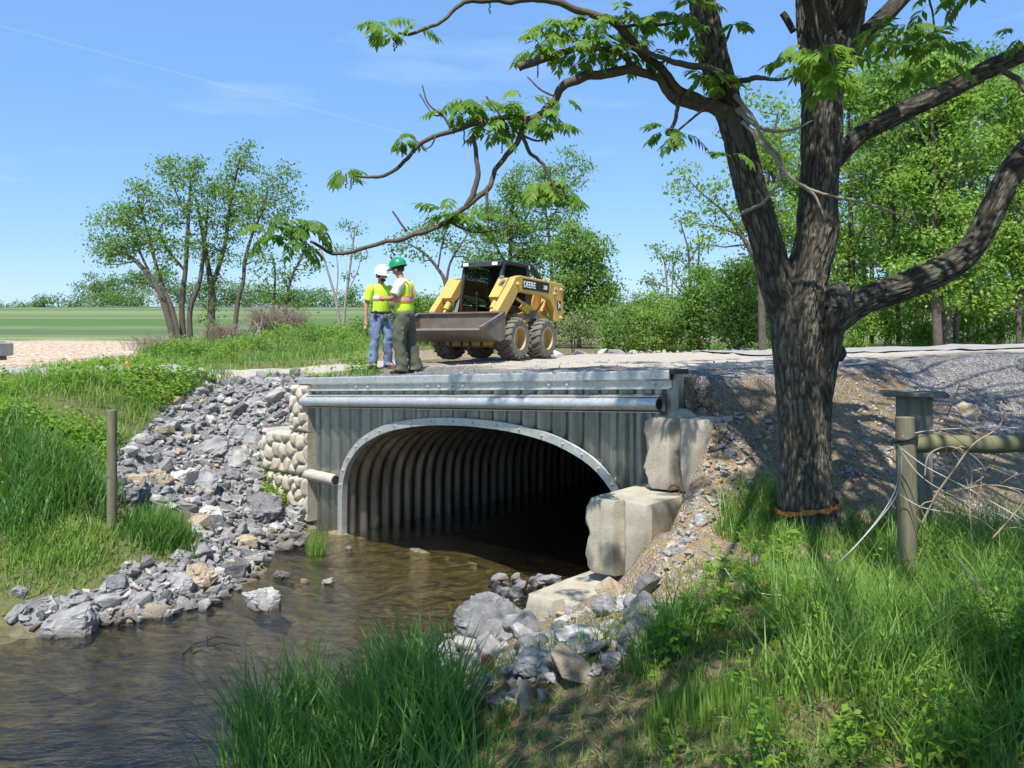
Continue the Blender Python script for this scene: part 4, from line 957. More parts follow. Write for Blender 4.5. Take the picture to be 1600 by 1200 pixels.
def worker(spec):
    t = empty('person', spec['loc'], spec['rz'], spec['label'], 'person'); H = spec['h']/1.8
    V = lambda x, y, z: Vector((x, y, z))*H
    j = {'pelvis': (V(0, 0, .95), (.125, .10)), 'spine': (V(.01, 0, 1.13), (.12, .095)), 'chest': (V(0, 0, 1.36), (.145, .10)), 'neckb': (V(spec['neck'], 0, 1.50), (.062, .06)),
         'neckt': (V(spec['neck']*1.8+.0, 0, 1.575), (.054, .054)), 'head': (V(spec['neck']*2.4+.01, 0, 1.665), (.082, .095)), 'crown': (V(spec['neck']*2.4+.0, 0, 1.745), (.07, .08))}
    e = [('pelvis', 'spine'), ('spine', 'chest'), ('chest', 'neckb'), ('neckb', 'neckt'), ('neckt', 'head'), ('head', 'crown')]
    hx = spec['neck']*2.4
    j['nose'] = (V(hx+.095, 0, 1.655), (.014, .016)); e.append(('head', 'nose')); j['chin'] = (V(hx+.055, 0, 1.585), (.035, .03)); e.append(('head', 'chin'))
    for s, k in ((1, 'L'), (-1, 'R')):
        el, wr = spec['arm'+k]
        j[k+'sh'] = (V(0, s*.185, 1.425), (.062, .06)); j[k+'el'] = (V(*el), (.043, .043)); j[k+'wr'] = (V(*wr), (.029, .025)); e += [('chest', k+'sh'), (k+'sh', k+'el'), (k+'el', k+'wr')]
        hand(j, e, j[k+'wr'][0], spec['hs'+k], j[k+'wr'][0]-j[k+'el'][0], k, curl=spec['curl'])
        hp, kn, an = V(0, s*.09, .90), V(*spec['knee'+k]), V(*spec['ank'+k])
        j[k+'hp'] = (hp, .092); j[k+'kn'] = (kn, .06); j[k+'an'] = (an, .042); j[k+'toe'] = (an+V(.13, s*.02, -.045), (.04, .028)); e += [('pelvis', k+'hp'), (k+'hp', k+'kn'), (k+'kn', k+'an'), (k+'an', k+'toe')]
    skin_body(t, e, j, M['skin'])
    # ears, eyes, mouth
    for s in (1, -1):
        q = G(); q.lathe([(.001, -.004), (.022, -.002), (.03, .006), (.022, .012), (.001, .012)], 10, Matrix.Translation(V(hx, s*.088, 1.66)) @ Matrix.Rotation(-s*R(80), 4, 'X') @ Matrix.Scale(1.3, 4, (0, 1, 0))); q.build('ear', M['skin'], t, True)
        q = G(); q.lathe([(.001, -.006), (.012, -.003), (.012, .003), (.001, .006)], 8, Matrix.Translation(V(hx+.086, s*.034, 1.675)) @ Matrix.Rotation(R(90), 4, 'Y')); q.build('eye', M['hair'], t, True)
    q = G(); q.box((-.004, -.028, -.004), (.006, .028, .004), Matrix.Translation(V(hx+.083, 0, 1.607))); q.build('mouth', plain('lip', (.25, .10, .08), .6), t)
    # hair below the hat, and a beard for the man in the white hat
    rings('hair', M['hair'], t, [(V(hx-.02, 0, 1.625), .072*H, .087*H), (V(hx-.016, 0, 1.67), .088*H, .098*H), (V(hx-.005, 0, 1.73), .095*H, .101*H), (V(hx, 0, 1.76), .08*H, .085*H)], 18)
    if spec.get('beard'): rings('beard', M['hair'], t, [(V(hx+.05, 0, 1.56), .03*H, .035*H), (V(hx+.055, 0, 1.585), .045*H, .055*H), (V(hx+.055, 0, 1.61), .037*H, .066*H)], 16)
    # hard hat
    hg = G(); cx = V(hx, 0, 1.715); T = Matrix.Translation(cx) @ Matrix.Rotation(R(spec['hat_tilt']), 4, 'Y') @ Matrix.Diagonal((1.14, 1, 1, 1))
    hg.lathe([(.135, -.012), (.138, -.004), (.126, .0), (.124, .03), (.117, .07), (.098, .11), (.066, .135), (.03, .146), (.001, .148)], 28, T, caps=False)
    hg.lathe([(.122, -.004), (.116, .04), (.09, .1), (.05, .125), (.001, .13)], 28, T, caps=False)
    for w in (-.035, 0, .035): hg.tube([T @ Vector((.125*math.cos(a), w, .012+.137*math.sin(a))) for a in np.linspace(.25, 2.9, 14)], .007, 6)
    hat = hg.build('hard_hat', spec['hat'], t, 'auto')
    b = G(); vv = []; 
    for a in np.linspace(-1.15, 1.15, 17):
        for (r, z) in ((.12, .002), (.12+.062*math.cos(a*1.25), -.018), (.12+.062*math.cos(a*1.25), -.024), (.12, -.01)): vv.append(T @ Vector((r*math.cos(a), r*math.sin(a), z)))
    b.add(vv, [(i*4+k, i*4+(k+1) % 4, i*4+4+(k+1) % 4, i*4+4+k) for i in range(16) for k in range(4)]); b.build('brim', spec['hat'], hat, 'auto')
    # trousers: hips plus two legs in one garment
    g = G()
    for s, k in ((1, 'L'), (-1, 'R')):
        kn, an = j[k+'kn'][0], j[k+'an'][0]; w = spec['legw']
        pts = smooth_path([V(0, s*.085, .98), V(.005, s*.092, .84), kn+V(.01, 0, .14), kn, kn.lerp(an, .5), an+V(-.005, 0, .03), an+V(0, 0, -.035)], 4)
        rr = interp([.118*w, .112*w, .09*w, .083*w, .08*w, .082*w, .092*w], 4); st0 = len(g.v); g.tube(pts, rr, 18)
        for i in range(st0, len(g.v)):
            v = Vector(g.v[i]); low = 1+1.2*max(0, .35-v.z); q = noise.noise(Vector((v.x*9, v.y*9, v.z*17+s*5)))*.032*low; c = min(pts, key=lambda p: (p-v).length_squared); dv = v-c; dv.z = 0
            if dv.length > .001: g.v[i] = tuple(v+dv.normalized()*q)
    g.tube([V(0, 0, 1.02), V(0, 0, .95), V(0, 0, .86), V(0, 0, .80)], [(.118*spec['legw'], .168), (.132*spec['legw'], .19), (.125*spec['legw'], .185), (.07, .11)], 20, up=(1, 0, 0))
    tr = g.build('trousers', spec['trs'], t, True)
    if spec.get('pocket'):
        for s in (1, -1):
            q = G(); q.box((-.075, -.015, -.1), (.075, .02, .09), Matrix.Translation(V(.0, s*.20, .62)), .014); q.box((-.082, -.015, .075), (.082, .028, .125), Matrix.Translation(V(.0, s*.20, .62)), .012); q.build('cargo_pocket', spec['trs'], tr, 'auto')
    for s, k in ((1, 'L'), (-1, 'R')):
        an = j[k+'an'][0]; q = G(); q.tube(smooth_path([an+V(-.075, 0, -.055), an+V(-.055, 0, -.03), an+V(.03, 0, -.03), an+V(.12, s*.015, -.05), an+V(.185, s*.02, -.062)], 3), interp([(.02, .032), (.05, .046), (.05, .05), (.035, .05), (.012, .03)], 3) if False else [Vector((a, b)) for a, b in zip(interp([.02, .05, .052, .034, .012], 3), interp([.032, .046, .05, .05, .03], 3))], 14, up=(0, 0, 1))
        q.box((-.085, -.05, -.09), (.195, .05, -.062), Matrix.Translation(an), .012); q.build('boot', M['boot'], t, True)
    # shirt with sleeves
    g = G(); yv = spec['torso']
    rs = [(V(.0, 0, .96), .128, .172), (V(.0, 0, 1.05), .128, .166), (V(.012, 0, 1.18), .132, .166), (V(.01, 0, 1.32), .135, .185), (V(0, 0, 1.42), .122, .202), (V(spec['neck']*.6, 0, 1.475), .10, .155), (V(spec['neck']*.9, 0, 1.51), .074, .088), (V(spec['neck'], 0, 1.53), .06, .066)]
    sh = rings('shirt', spec['shirt'], t, rs[:] if not spec.get('vest') else rs, 22, .07, 3)
    for s, k in ((1, 'L'), (-1, 'R')):
        a = j[k+'sh'][0]; b = j[k+'el'][0]; sleeve('sleeve', spec['shirt'], sh, [a+V(-.0, -s*.03, .035), a+V(0, s*.015, -.0), a.lerp(b, .4), a.lerp(b, .74)], [.062, .083, .08, .082])
    if spec.get('vest'):
        vr = [(V(.0, 0, .93), .152, .20), (V(.0, 0, 1.02), .15, .195), (V(.012, 0, 1.18), .15, .186), (V(.01, 0, 1.32), .15, .196), (V(-.005, 0, 1.41), .136, .185), (V(spec['neck']*.5, 0, 1.475), .118, .150), (V(spec['neck']*.8, 0, 1.512), .085, .095)]
        ve = rings('vest', M['lime'], t, vr, 22, .06, 5)
        def band(z, h, mat, name, dx=.012):
            q = G(); q.tube([V(dx, 0, z-h), V(dx, 0, z+h)], [(.1575*H, .197*H)]*2, 30, up=(1, 0, 0), caps=False); q.build(name, mat, ve, True)
        band(1.185, .05, M['tape'], 'orange_band'); 
        q = G(); q.tube([V(.012, 0, 1.16), V(.012, 0, 1.21)], [(.1605*H, .2*H)]*2, 30, up=(1, 0, 0), caps=False); q.build('reflective_band', M['refl'], ve, True)
        for s in (1, -1):
            for dxs, nm, mt, rr in ((1, 'orange_brace', M['tape'], .027), (1, 'reflective_brace', M['refl'], .013)):
                lift = .004 if rr > .02 else .010; q = G(); pth = smooth_path([V(-.128-lift, s*.085, 1.20), V(-.124-lift, s*.095, 1.36), V(-.088-lift*.7, s*.10, 1.445+lift), V(-.01, s*.105, 1.478+lift), V(.075, s*.10, 1.447+lift), V(.125+lift, s*.085, 1.36), V(.14+lift, s*.08, 1.22)], 4); q.tube(pth, [(.006, rr)]*len(pth), 8, up=(1, 0, 0)); q.build(nm, mt, ve, True)
    if spec.get('belt'):
        q = G(); q.tube([V(0, 0, .985), V(0, 0, 1.025)], [(.134*H, .178*H)]*2, 26, up=(1, 0, 0), caps=False); bl = q.build('belt', M['blk'], t, True)
        q = G(); q.box((-.035, -.02, -.085), (.035, .025, .065), Matrix.Translation(V(.09, -.15, .98)), .012); q.build('phone_pouch', M['blk'], bl)
        q = G(); q.tube([V(.14, .02, .99), V(.15, .03, .93), V(.14, .04, .86)], [.02, .045, .03], 10); q.build('tape_measure', plain('brown_pouch', (.09, .075, .04), .8), bl, True)
    for k in spec.get('gloves', ''):
        w = j[k+'wr'][0]; d = (w-j[k+'el'][0]).normalized(); q = G(); q.tube([w-d*.06, w-d*.01], [.05, .043], 12); q.build('glove_cuff', M['tape'], t, True)
        q = G(); q.tube(smooth_path([w-d*.012, w+d*.04, w+d*.09, w+d*.13], 3), [Vector((a, b)) for a, b in zip(interp([.036, .05, .05, .035], 3), interp([.034, .032, .03, .02], 3))], 12, up=spec['hs'+k])
        n = d.cross(Vector(spec['hs'+k]).normalized()); s = Vector(spec['hs'+k]).normalized()
        for f, (off, L) in enumerate(((-.03, .07), (-.01, .085), (.01, .09), (.03, .075))):
            a = w+d*.115+s*off; q.tube([a, a+d*L*.5+n*.008, a+d*L*.75+n*.03], [.015, .014, .010], 8)
        q.tube([w+d*.04+s*.04, w+d*.075+s*.066, w+d*.105+s*.064], [.017, .015, .011], 8); q.build('glove', M['glove'], t, True)
    return t
pA = P(594, 573, 15.1); pA.z = gz(pA.x, pA.y)
worker(dict(loc=pA, rz=R(-52), h=1.78, label='bearded man in white hard hat, lime T-shirt and blue jeans with one arm hanging', neck=.02, hat=M['hatw'], hat_tilt=8, beard=True,
    armL=((.12, .235, 1.15), (.30, .09, 1.17)), armR=((-.02, -.27, 1.14), (.02, -.30, .88)), hsL=(0, 0, 1), hsR=(1, 0, 0), curl=.45,
    kneeL=(.04, .13, .50), kneeR=(.02, -.12, .50), ankL=(.0, .17, .095), ankR=(-.01, -.15, .095), trs=M['denim'], legw=.98, shirt=M['lime'], belt=True, torso=1, gloves='L'))
pB = P(632, 583, 14.05); pB.z = gz(pB.x, pB.y)
worker(dict(loc=pB, rz=R(166), h=1.86, label='man in green hard hat and lime safety vest over baggy green trousers', neck=.045, hat=M['hatg'], hat_tilt=14,
    armL=((.10, .26, 1.19), (.345, .17, 1.20)), armR=((.12, -.25, 1.18), (.36, -.08, 1.20)), hsL=(0, 0, 1), hsR=(0, 0, 1), curl=.6,
    kneeL=(.03, .125, .50), kneeR=(-.05, -.13, .51), ankL=(.0, .13, .095), ankR=(-.14, -.14, .095), trs=M['khaki'], legw=1.26, shirt=M['shirt'], vest=True, pocket=True, torso=1, gloves='L'))
# ------------------------------------------------------------------ the walnut tree in front
TY = 7.5
tb = P(1262, 800, TY); tb.z = gz(tb.x, tb.y)
wal = empty('walnut_tree', tb, 0, 'big furrowed walnut tree standing on the bank, trunk forking into heavy limbs', 'tree')
TI = -tb
def wbuild(g, name, mat, smooth=True):
    o = g.build(name, mat, None, smooth); o.parent = wal; o.location = TI; return o
def bark_relief(q, st0, pp, ri, n, seed):
    L = 0; rd = [0.0]*st0 if not hasattr(q, 'ridge') else q.ridge
    for i, c in enumerate(pp):
        if i: L += (pp[i]-pp[i-1]).length
        for k in range(n):
            w = 2*math.pi*k/n; R_ = ri[i]; a = Vector((math.cos(w)*R_*25+seed, math.sin(w)*R_*25, L*5.2)); a += noise.noise_vector(a*.5)*.75
            d = noise.voronoi(a)[0]; e = min(1, (d[1]-d[0])/.34); v = Vector(q.v[st0+i*n+k]); dv = v-c; big = noise.noise(v*2.6)
            v = c+dv*(1+.09*big)+dv.normalized()*min(.014, R_*.09)*(e-.6+.35*noise.noise(v*38)); q.v[st0+i*n+k] = tuple(v); rd.append(e)
    q.ridge = rd
def limb(name, pts, k=6, n=20, wob=.0, mat=None, g=None, kink=0):    # pts: (px, py, radius px, distance)
    c = [P(a, b, d) for a, b, r, d in pts]; rr = [r/F*d for a, b, r, d in pts]
    q = G() if g is None else g; pp = smooth_path(c, k); ri = interp(rr, k)
    if kink: pp = [p+noise.noise_vector(p*7)*min(.022, ri[i]*.9)+noise.noise_vector(p*19)*min(.008, ri[i]*.5) for i, p in enumerate(pp)]
    st0 = len(q.v); q.tube(pp, ri, n)
    if wob and n >= 60: bark_relief(q, st0, pp, ri, n, len(q.v)*.37)
    elif wob:
        for i in range(st0, len(q.v)):
            v = Vector(q.v[i]); c2 = pp[min((i-st0)//n, len(pp)-1)]; dv = v-c2
            q.v[i] = tuple(c2+dv*(1+wob*noise.noise(v*3.1)+wob*.6*noise.noise(Vector((v.x*9, v.y*9, v.z*2.5)))))
    return q if g is not None else wb2(q, name, mat or M['bark'])
def wb2(q, name, mat):
    o = wbuild(q, name, mat)
    if hasattr(q, 'ridge') and len(o.data.vertices) == len(q.ridge): at = o.data.attributes.new('ridge', 'FLOAT', 'POINT'); at.data.foreach_set('value', np.array(q.ridge, np.float32))
    else:
        at = o.data.attributes.new('ridge', 'FLOAT', 'POINT'); at.data.foreach_set('value', np.full(len(o.data.vertices), .55, np.float32))
    return o
g = G()
limb('', [(1262,905,66,TY),(1262,850,54,TY),(1260,790,43,TY),(1256,700,36,TY),(1250,620,36,TY),(1246,560,37,TY),(1246,510,40,TY),(1252,470,38,TY),(1264,420,33,TY),(1276,370,31,TY),(1279,300,30,TY),(1284,220,31,TY),(1285,150,31,TY),(1282,90,31,TY),(1276,40,30,TY),(1272,-30,30,TY),(1262,-160,26,TY),(1240,-330,22,7.6),(1230,-520,16,7.7),(1210,-720,9,7.8)], 22, 150, .07, g=g)
limb('', [(1278,860,30,TY-.02),(1276,770,24,TY-.02),(1277,690,19,TY-.02),(1281,620,19,TY-.02),(1287,560,23,TY-.02),(1292,510,28,TY-.02),(1302,480,34,TY-.02),(1290,450,26,TY-.02)], 22, 100, .08, g=g)
limb('', [(1308,562,7,TY-.05),(1312,552,10,TY-.05),(1310,542,8,TY-.05)], 12, 60, .15, g=g)
wb2(g, 'trunk', M['bark'])
limb('limb', [(1248,540,28,TY),(1232,490,29,TY),(1214,440,27,TY),(1195,370,25,TY),(1172,290,24,TY),(1152,215,22,TY),(1130,140,23,TY),(1112,70,22,TY),(1099,10,20,TY),(1090,-80,18,TY),(1060,-220,15,TY),(1040,-420,11,TY+.2),(1050,-620,7,TY+.3)], 18, 84, .06)
limb('limb', [(1280,530,26,TY),(1308,494,27,TY),(1350,470,22,TY),(1410,448,21,TY),(1460,428,21,TY),(1500,405,20.5,TY),(1530,370,19,TY),(1556,318,18.5,TY),(1585,262,19.5,TY),(1625,225,20,7.45),(1700,190,20,7.4),(1820,110,18,7.3),(1930,-60,13,7.2),(2000,-260,8,7.1)], 18, 84, .07)
limb('limb', [(1295,262,15,TY),(1318,236,14,TY),(1345,210,14,TY),(1400,180,14.5,TY),(1480,142,14,TY),(1550,105,14,TY),(1620,72,13,TY),(1720,10,11,TY),(1830,-120,9,TY),(1900,-280,6,TY)], 14, 60, .06)
limb('limb', [(1298,110,24,TY),(1316,70,24,TY),(1328,20,23,TY),(1340,-40,22,TY),(1375,-200,17,TY-.3),(1420,-380,12,TY-.6),(1440,-560,7,TY-1)], 14, 64, .06)
limb('limb', [(1325,80,14,TY),(1352,55,14,TY),(1385,22,13,TY),(1430,-25,12,TY),(1520,-120,10,TY-.5),(1640,-300,8,TY-1),(1740,-480,5,TY-1.4)], 6, 18, .06)
limb('limb', [(1240,50,5,TY),(1228,28,6,TY),(1222,20,5,TY)], 4, 10, .2)
limb('limb', [(1292,60,20,TY),(1250,-60,17,6.9),(1180,-300,13,5.4),(1100,-700,9,3.8),(1050,-1500,5,2.4)], 6, 16, .05)
limb('limb', [(1300,40,20,TY),(1400,-120,17,6.8),(1560,-420,12,5.2),(1800,-900,8,3.6)], 6, 16, .05)
# long thin boughs over the arch
BR = [
 [(1160,245,13,7.45),(1140,180,11,7.4),(1100,160,9,7.35),(1062,142,8,7.3),(1035,112,7.5,7.25),(1000,80,7,7.2),(962,38,6.5,7.15),(900,14,5.5,7.1),(850,-2,5,7.05),(790,3,4.5,7.0),(735,2,4,7.0),(712,12,3.5,6.95),(690,34,3,6.95),(660,46,2.8,6.9),(640,55,2.5,6.9),(622,52,2,6.9)],
 [(1152,195,11,7.45),(1118,170,9.5,7.4),(1080,163,9,7.35),(1050,150,8.5,7.3),(1028,125,8,7.25),(988,108,7.5,7.2),(930,117,7,7.15),(884,130,6.5,7.1),(868,152,6,7.1),(850,174,6,7.05),(822,188,5.5,7.0),(800,182,4.5,7),(765,190,4.5,6.95),(715,202,4,6.95),(655,224,3.5,6.9),(634,252,3.2,6.9),(598,274,2.8,6.9),(575,277,2.5,6.9),(555,273,2,6.9)],
 [(824,187,4.5,7.0),(808,222,4.2,7.0),(778,258,4,7.0),(764,292,4,6.95),(728,322,4,6.9),(700,346,3.8,6.9),(642,368,3.6,6.85),(590,381,3.4,6.8),(530,397,3.2,6.75),(505,388,2.8,6.75),(485,376,2.3,6.7)],
 [(760,190,4,6.95),(742,210,4,6.95),(746,252,4,6.92),(744,292,4,6.9),(726,322,4,6.9)],
 [(814,205,3,7),(828,238,3,7),(850,258,2.8,7),(862,285,2.4,7),(868,312,2,7)],
 [(762,290,2.5,6.9),(760,325,2.2,6.9),(766,345,1.5,6.9)],
 [(1160,190,3,7.2),(1196,228,3,7.0),(1222,262,3,6.95),(1252,290,2.8,6.9),(1300,306,2.5,6.9),(1345,315,3,6.9),(1385,328,2,6.9),(1425,344,1.2,6.9)],
 [(1255,290,3,6.9),(1276,310,2.4,6.9),(1286,338,1.5,6.9)],
 [(1148,150,3.2,7.3),(1170,175,3,7.1),(1190,210,3,7.05),(1215,244,3,7),(1222,268,3,7),(1205,300,2.6,6.9),(1190,318,2.4,6.9),(1160,333,3,7.2)],
 [(1150,170,5,7.3),(1190,200,3,7.1),(1230,205,2.2,7),(1270,188,1.3,7)],
 [(1143,135,7,7.4),(1110,106,5.5,7.2),(1060,100,4.5,7.1),(1020,84,3.6,7),(985,75,3,7)],
 [(1142,130,5,7.4),(1180,122,4,7.1),(1215,123,3,7),(1250,116,2,7)],
 [(988,108,5,7.2),(965,80,4,7.2),(905,76,4,7.15),(870,84,5,7.1),(838,96,7,7.05),(810,104,7.5,7.05)],
 [(1060,145,4,7.3),(1055,188,3,7.2),(1044,212,2,7.2)], [(1125,150,3,7.3),(1085,182,2.2,7.2),(1060,205,1.5,7.2)],
 [(795,200,2.5,7),(770,165,2,7),(760,150,1.5,7)], [(703,198,2,6.95),(690,180,1.8,6.95),(668,160,1.4,6.95),(660,133,1,6.95)], [(690,180,1.4,6.95),(676,178,1,6.95),(655,146,1,6.95)],
 [(682,211,1.6,6.9),(674,228,1.2,6.9),(660,235,1,6.9)], [(636,362,2,6.85),(622,343,1.8,6.85),(612,330,1.4,6.85)], [(866,150,1.8,7),(845,140,1.5,7),(824,120,1.2,7)],
 [(700,346,2,6.9),(740,362,1.8,6.9),(790,355,1.5,6.9),(800,340,1,6.9)], [(815,210,2,7),(840,220,1.6,7),(862,208,1.2,7)],
 [(1560,105,5,7.4),(1585,120,4,7.3),(1600,140,3.5,7.2),(1640,190,2,7.1)],
 [(1440,-60,2.5,5.8),(1452,0,2,5.6),(1462,50,1.5,5.4)], [(1262,-60,2.5,5.7),(1272,10,2,5.6),(1285,80,1.5,5.5)],
 [(1110,100,3.5,7.3),(1130,70,2.5,7.2),(1145,40,1.6,7.2)], [(1000,82,3,7.2),(960,60,2.4,7.1),(930,40,2,7.1)], [(960,38,3,7.1),(1000,40,2.4,7.1),(1055,35,2,7.1),(1080,20,1.4,7.1)],
]
M['deadtwig'] = plain('bare_grey_twig', (.33, .29, .22), .9, var=.35, scale=14)
for i, b in enumerate(BR): limb('dead_branch' if i in (6, 7, 8, 9) else 'branch', b, 7, 9, .22, M['deadtwig'] if i in (6, 7, 8, 9) else M['twig'], None, 1)
# pinnate leaves
def compound(base, axis, L, nl, droop=.5, ll=.098, lw=.037):
    axis = Vector(axis).normalized(); up = Vector((0, 0, 1)); side = axis.cross(up); side = side.normalized() if side.length > .1 else Vector((1, 0, 0)); c, d, n, l, w = [], [], [], [], []
    p = Vector(base); a = axis.copy(); path = [p.copy()]
    for k in range(nl):
        p = p+a*(L/nl); a = (a+Vector((0, 0, -droop/nl))).normalized(); path.append(p.copy())
        if k < 1: continue
        nn = side.cross(a); sz = ll*(.72+.5*math.sin(math.pi*(k+.6)/nl))*random.uniform(.85, 1.12)
        for s in (-1, 1):
            c.append(p); d.append(a*.6+side*s*.85+Vector((0, 0, -.6+random.uniform(-.4, .35)))); n.append(nn+side*s*.25+Vector([random.gauss(0, .18) for _ in range(3)])); l.append(sz); w.append(sz*lw/ll)
    c.append(p); d.append(a); n.append(side.cross(a)); l.append(ll); w.append(lw)
    return c, d, n, l, w, path
LC, LD, LN, LL, LW, LT = [], [], [], [], [], []; rach = G()
def stalk(p):
    for a, b in zip(p, p[1:]): LC.append(a); LD.append(b-a); LN.append(Vector((0, -1, .3))); LL.append((b-a).length*1.1); LW.append(.006); LT.append(.7)
def cluster(px, py, Y, nleaf, L=.32, tone=.5, spread=1.0, drop=.9, rpx=5):
    o = P(px, py, Y); t0 = random.uniform(0, 6.28)
    for i in range(nleaf):
        a = t0+6.28*i/nleaf+random.uniform(-.4, .4); el = random.uniform(-.15, .75); dv = Vector((math.cos(a)*math.cos(el)*spread, math.sin(a)*math.cos(el), math.sin(el)))
        b = o+Vector((random.gauss(0, rpx), random.gauss(0, rpx*.7), random.gauss(0, rpx*.7)))/F*Y
        r = compound(b, dv, L*random.uniform(.55, 1.1), random.choice((6, 6, 7)), drop*random.uniform(.8, 2.2))
        LC.extend(r[0]); LD.extend(r[1]); LN.extend(r[2]); LL.extend(r[3]); LW.extend(r[4]); LT.extend([min(1, max(0, tone+random.gauss(0, .16)))]*len(r[0])); stalk(r[5])
CLS = [(598,42,6.9,6,.24,.7),(612,60,6.9,2,.2,.5),(652,40,6.9,2,.2,.7),(545,268,6.9,4,.18,.3),(628,220,6.9,4,.18,.35),(738,160,6.95,9,.28,.5),(760,175,6.95,6,.28,.5),(715,175,6.95,4,.26,.6),(790,185,7,6,.27,.75),(815,160,7,4,.25,.8),(850,180,7,5,.27,.6),(868,195,7,4,.27,.5),(770,215,7,4,.25,.4),(880,158,7,2,.22,.4),
 (700,328,6.9,5,.27,.4),(738,345,6.9,6,.28,.35),(722,335,6.9,4,.25,.45),(864,288,7,6,.27,.7),(845,280,7,4,.25,.8),(880,300,7,4,.25,.5),(868,312,7,4,.26,.35),(468,358,6.7,6,.28,.15),(445,352,6.7,4,.27,.15),(486,346,6.7,4,.25,.1),(468,380,6.7,5,.25,.1),(420,360,6.7,2,.25,.5),
 (850,50,7.1,6,.28,.75),(880,40,7.1,6,.28,.7),(865,75,7.1,5,.28,.85),(838,70,7.1,4,.25,.7),(905,80,7.1,5,.27,.5),(925,30,7.1,6,.28,.55),(945,60,7.1,6,.28,.5),(965,20,7.1,6,.28,.8),(1000,35,7.1,6,.28,.75),(1030,25,7.1,5,.28,.7),(985,75,7.1,6,.28,.4),(1010,95,7.2,4,.25,.4),(930,85,7.1,4,.25,.45),(895,100,7.1,3,.25,.6),(1055,20,7.1,4,.28,.6),(1080,10,7.1,4,.28,.7),
 (1042,205,7.2,4,.24,.2),(1062,210,7.2,3,.24,.2),(1110,118,7.2,4,.24,.85),(1130,140,7.2,3,.22,.85),(1120,125,7.2,3,.22,.9),(1145,40,7.2,3,.25,.4),(1080,45,7.2,4,.26,.35),(1065,80,7.2,4,.26,.4),(1150,240,7,2,.2,.9),
 (1265,80,5.6,6,.28,.9),(1290,95,5.5,7,.28,.9),(1305,120,5.4,5,.26,.8),(1280,130,5.5,4,.26,.75),(1250,100,5.6,3,.24,.8),(1400,60,5.6,5,.28,.35),(1430,50,5.5,5,.28,.3),(1370,45,5.9,4,.26,.5),(1455,90,5.4,4,.28,.25),(1470,60,5.4,4,.28,.25),(1420,110,5.4,3,.26,.4),(1590,55,7.2,3,.22,.2),(1500,-5,5.5,4,.28,.3),(1460,0,5.6,4,.26,.3)]
for (a, b, Y, n, L, t) in CLS: cluster(a, b, Y, n, L, t)
# the upper crown, above what the camera sees but part of the same tree: it shades the bank
cz = 0
def crown_ok(x, y, z): return z > (.44*max(y, 0)+.35)
cr_pts = []
while len(cr_pts) < 360:
    a = random.uniform(0, 6.28); r = 5.2*math.sqrt(random.random()); x, y = tb.x+r*math.cos(a)*1.0+.9, tb.y+.3+r*math.sin(a)*.9; z = 2.6+random.random()**.8*5.6*(1-(r/6.6)**2*.55)
    if not crown_ok(x, y, z) or (x < -1.3 and y > 4) or x < -2.6: continue
    if noise.noise(Vector((x*.55, y*.55, z*.3+7))) < -.02: continue
    cr_pts.append((x, y, z))
k_ = 0
while k_ < 170:                                   # low outer sprays over the near bank, in patches
    x, y, z = random.uniform(.2, 5.0), random.uniform(-1.4, 2.3), random.uniform(2.6, 5.2)
    if crown_ok(x, y, z) and noise.noise(Vector((x*.7, y*.7, 2.2))) > .06: cr_pts.append((x, y, z)); k_ += 1
for (x, y, z) in cr_pts:
    for k in range(random.choice((5, 6, 7))):
        a = random.uniform(0, 6.28); el = random.uniform(-.2, .7); r = compound(Vector((x, y, z))+Vector([random.gauss(0, .14) for _ in range(3)]), (math.cos(a)*math.cos(el), math.sin(a)*math.cos(el), math.sin(el)), random.uniform(.26, .4), 6, .8, .125, .046)
        LC.extend(r[0]); LD.extend(r[1]); LN.extend(r[2]); LL.extend(r[3]); LW.extend(r[4]); LT.extend([random.random()*.6]*len(r[0]))
V, Q = leaves_np(np.array([v[:] for v in LC]), np.array([v[:] for v in LD]), np.array([v[:] for v in LN]), np.array(LL), np.array(LW))
o = np_mesh('foliage', V, Q, M['walnut'], None, np.repeat(np.array(LT), 4)); o.parent = wal; o.location = TI
g = G()                                          # high twigs carrying the upper crown
for (x, y, z) in cr_pts[::3]:
    e = Vector((x, y, z)); s = Vector((tb.x+(x-tb.x)*.35, tb.y+(y-tb.y)*.35, max(2.2+(z-2)*.55, .46*max(tb.y+(y-tb.y)*.35, 0)+.4))); g.tube(smooth_path([s, s.lerp(e, .5)+Vector((0, 0, .25)), e], 3), [.03-.004*i for i in range(7)], 5)
wbuild(g, 'upper_branches', M['twig'])
cmat = plain('dark_green_catkin', (.05, .07, .02), .9)
for (px, py, Y, L) in ((616,52,6.9,.16),(619,58,6.9,.1),(541,272,6.9,.12),(548,275,6.9,.13),(552,272,6.9,.1),(628,226,6.9,.11),(634,228,6.9,.09),(725,205,6.95,.1),(737,210,6.95,.08),(472,372,6.7,.13),(478,375,6.7,.11),(784,222,7,.1),(840,100,7.1,.12),(765,5,7,.1)):
    p = P(px, py, Y); n = int(L/.012); cat = G()
    for k in range(n): cat.lathe([(.001, -.006), (.010, 0), (.001, .007)], 6, Matrix.Translation(p+Vector((random.gauss(0, .003), random.gauss(0, .003), -k*.012))))
    wbuild(cat, 'catkin', cmat)
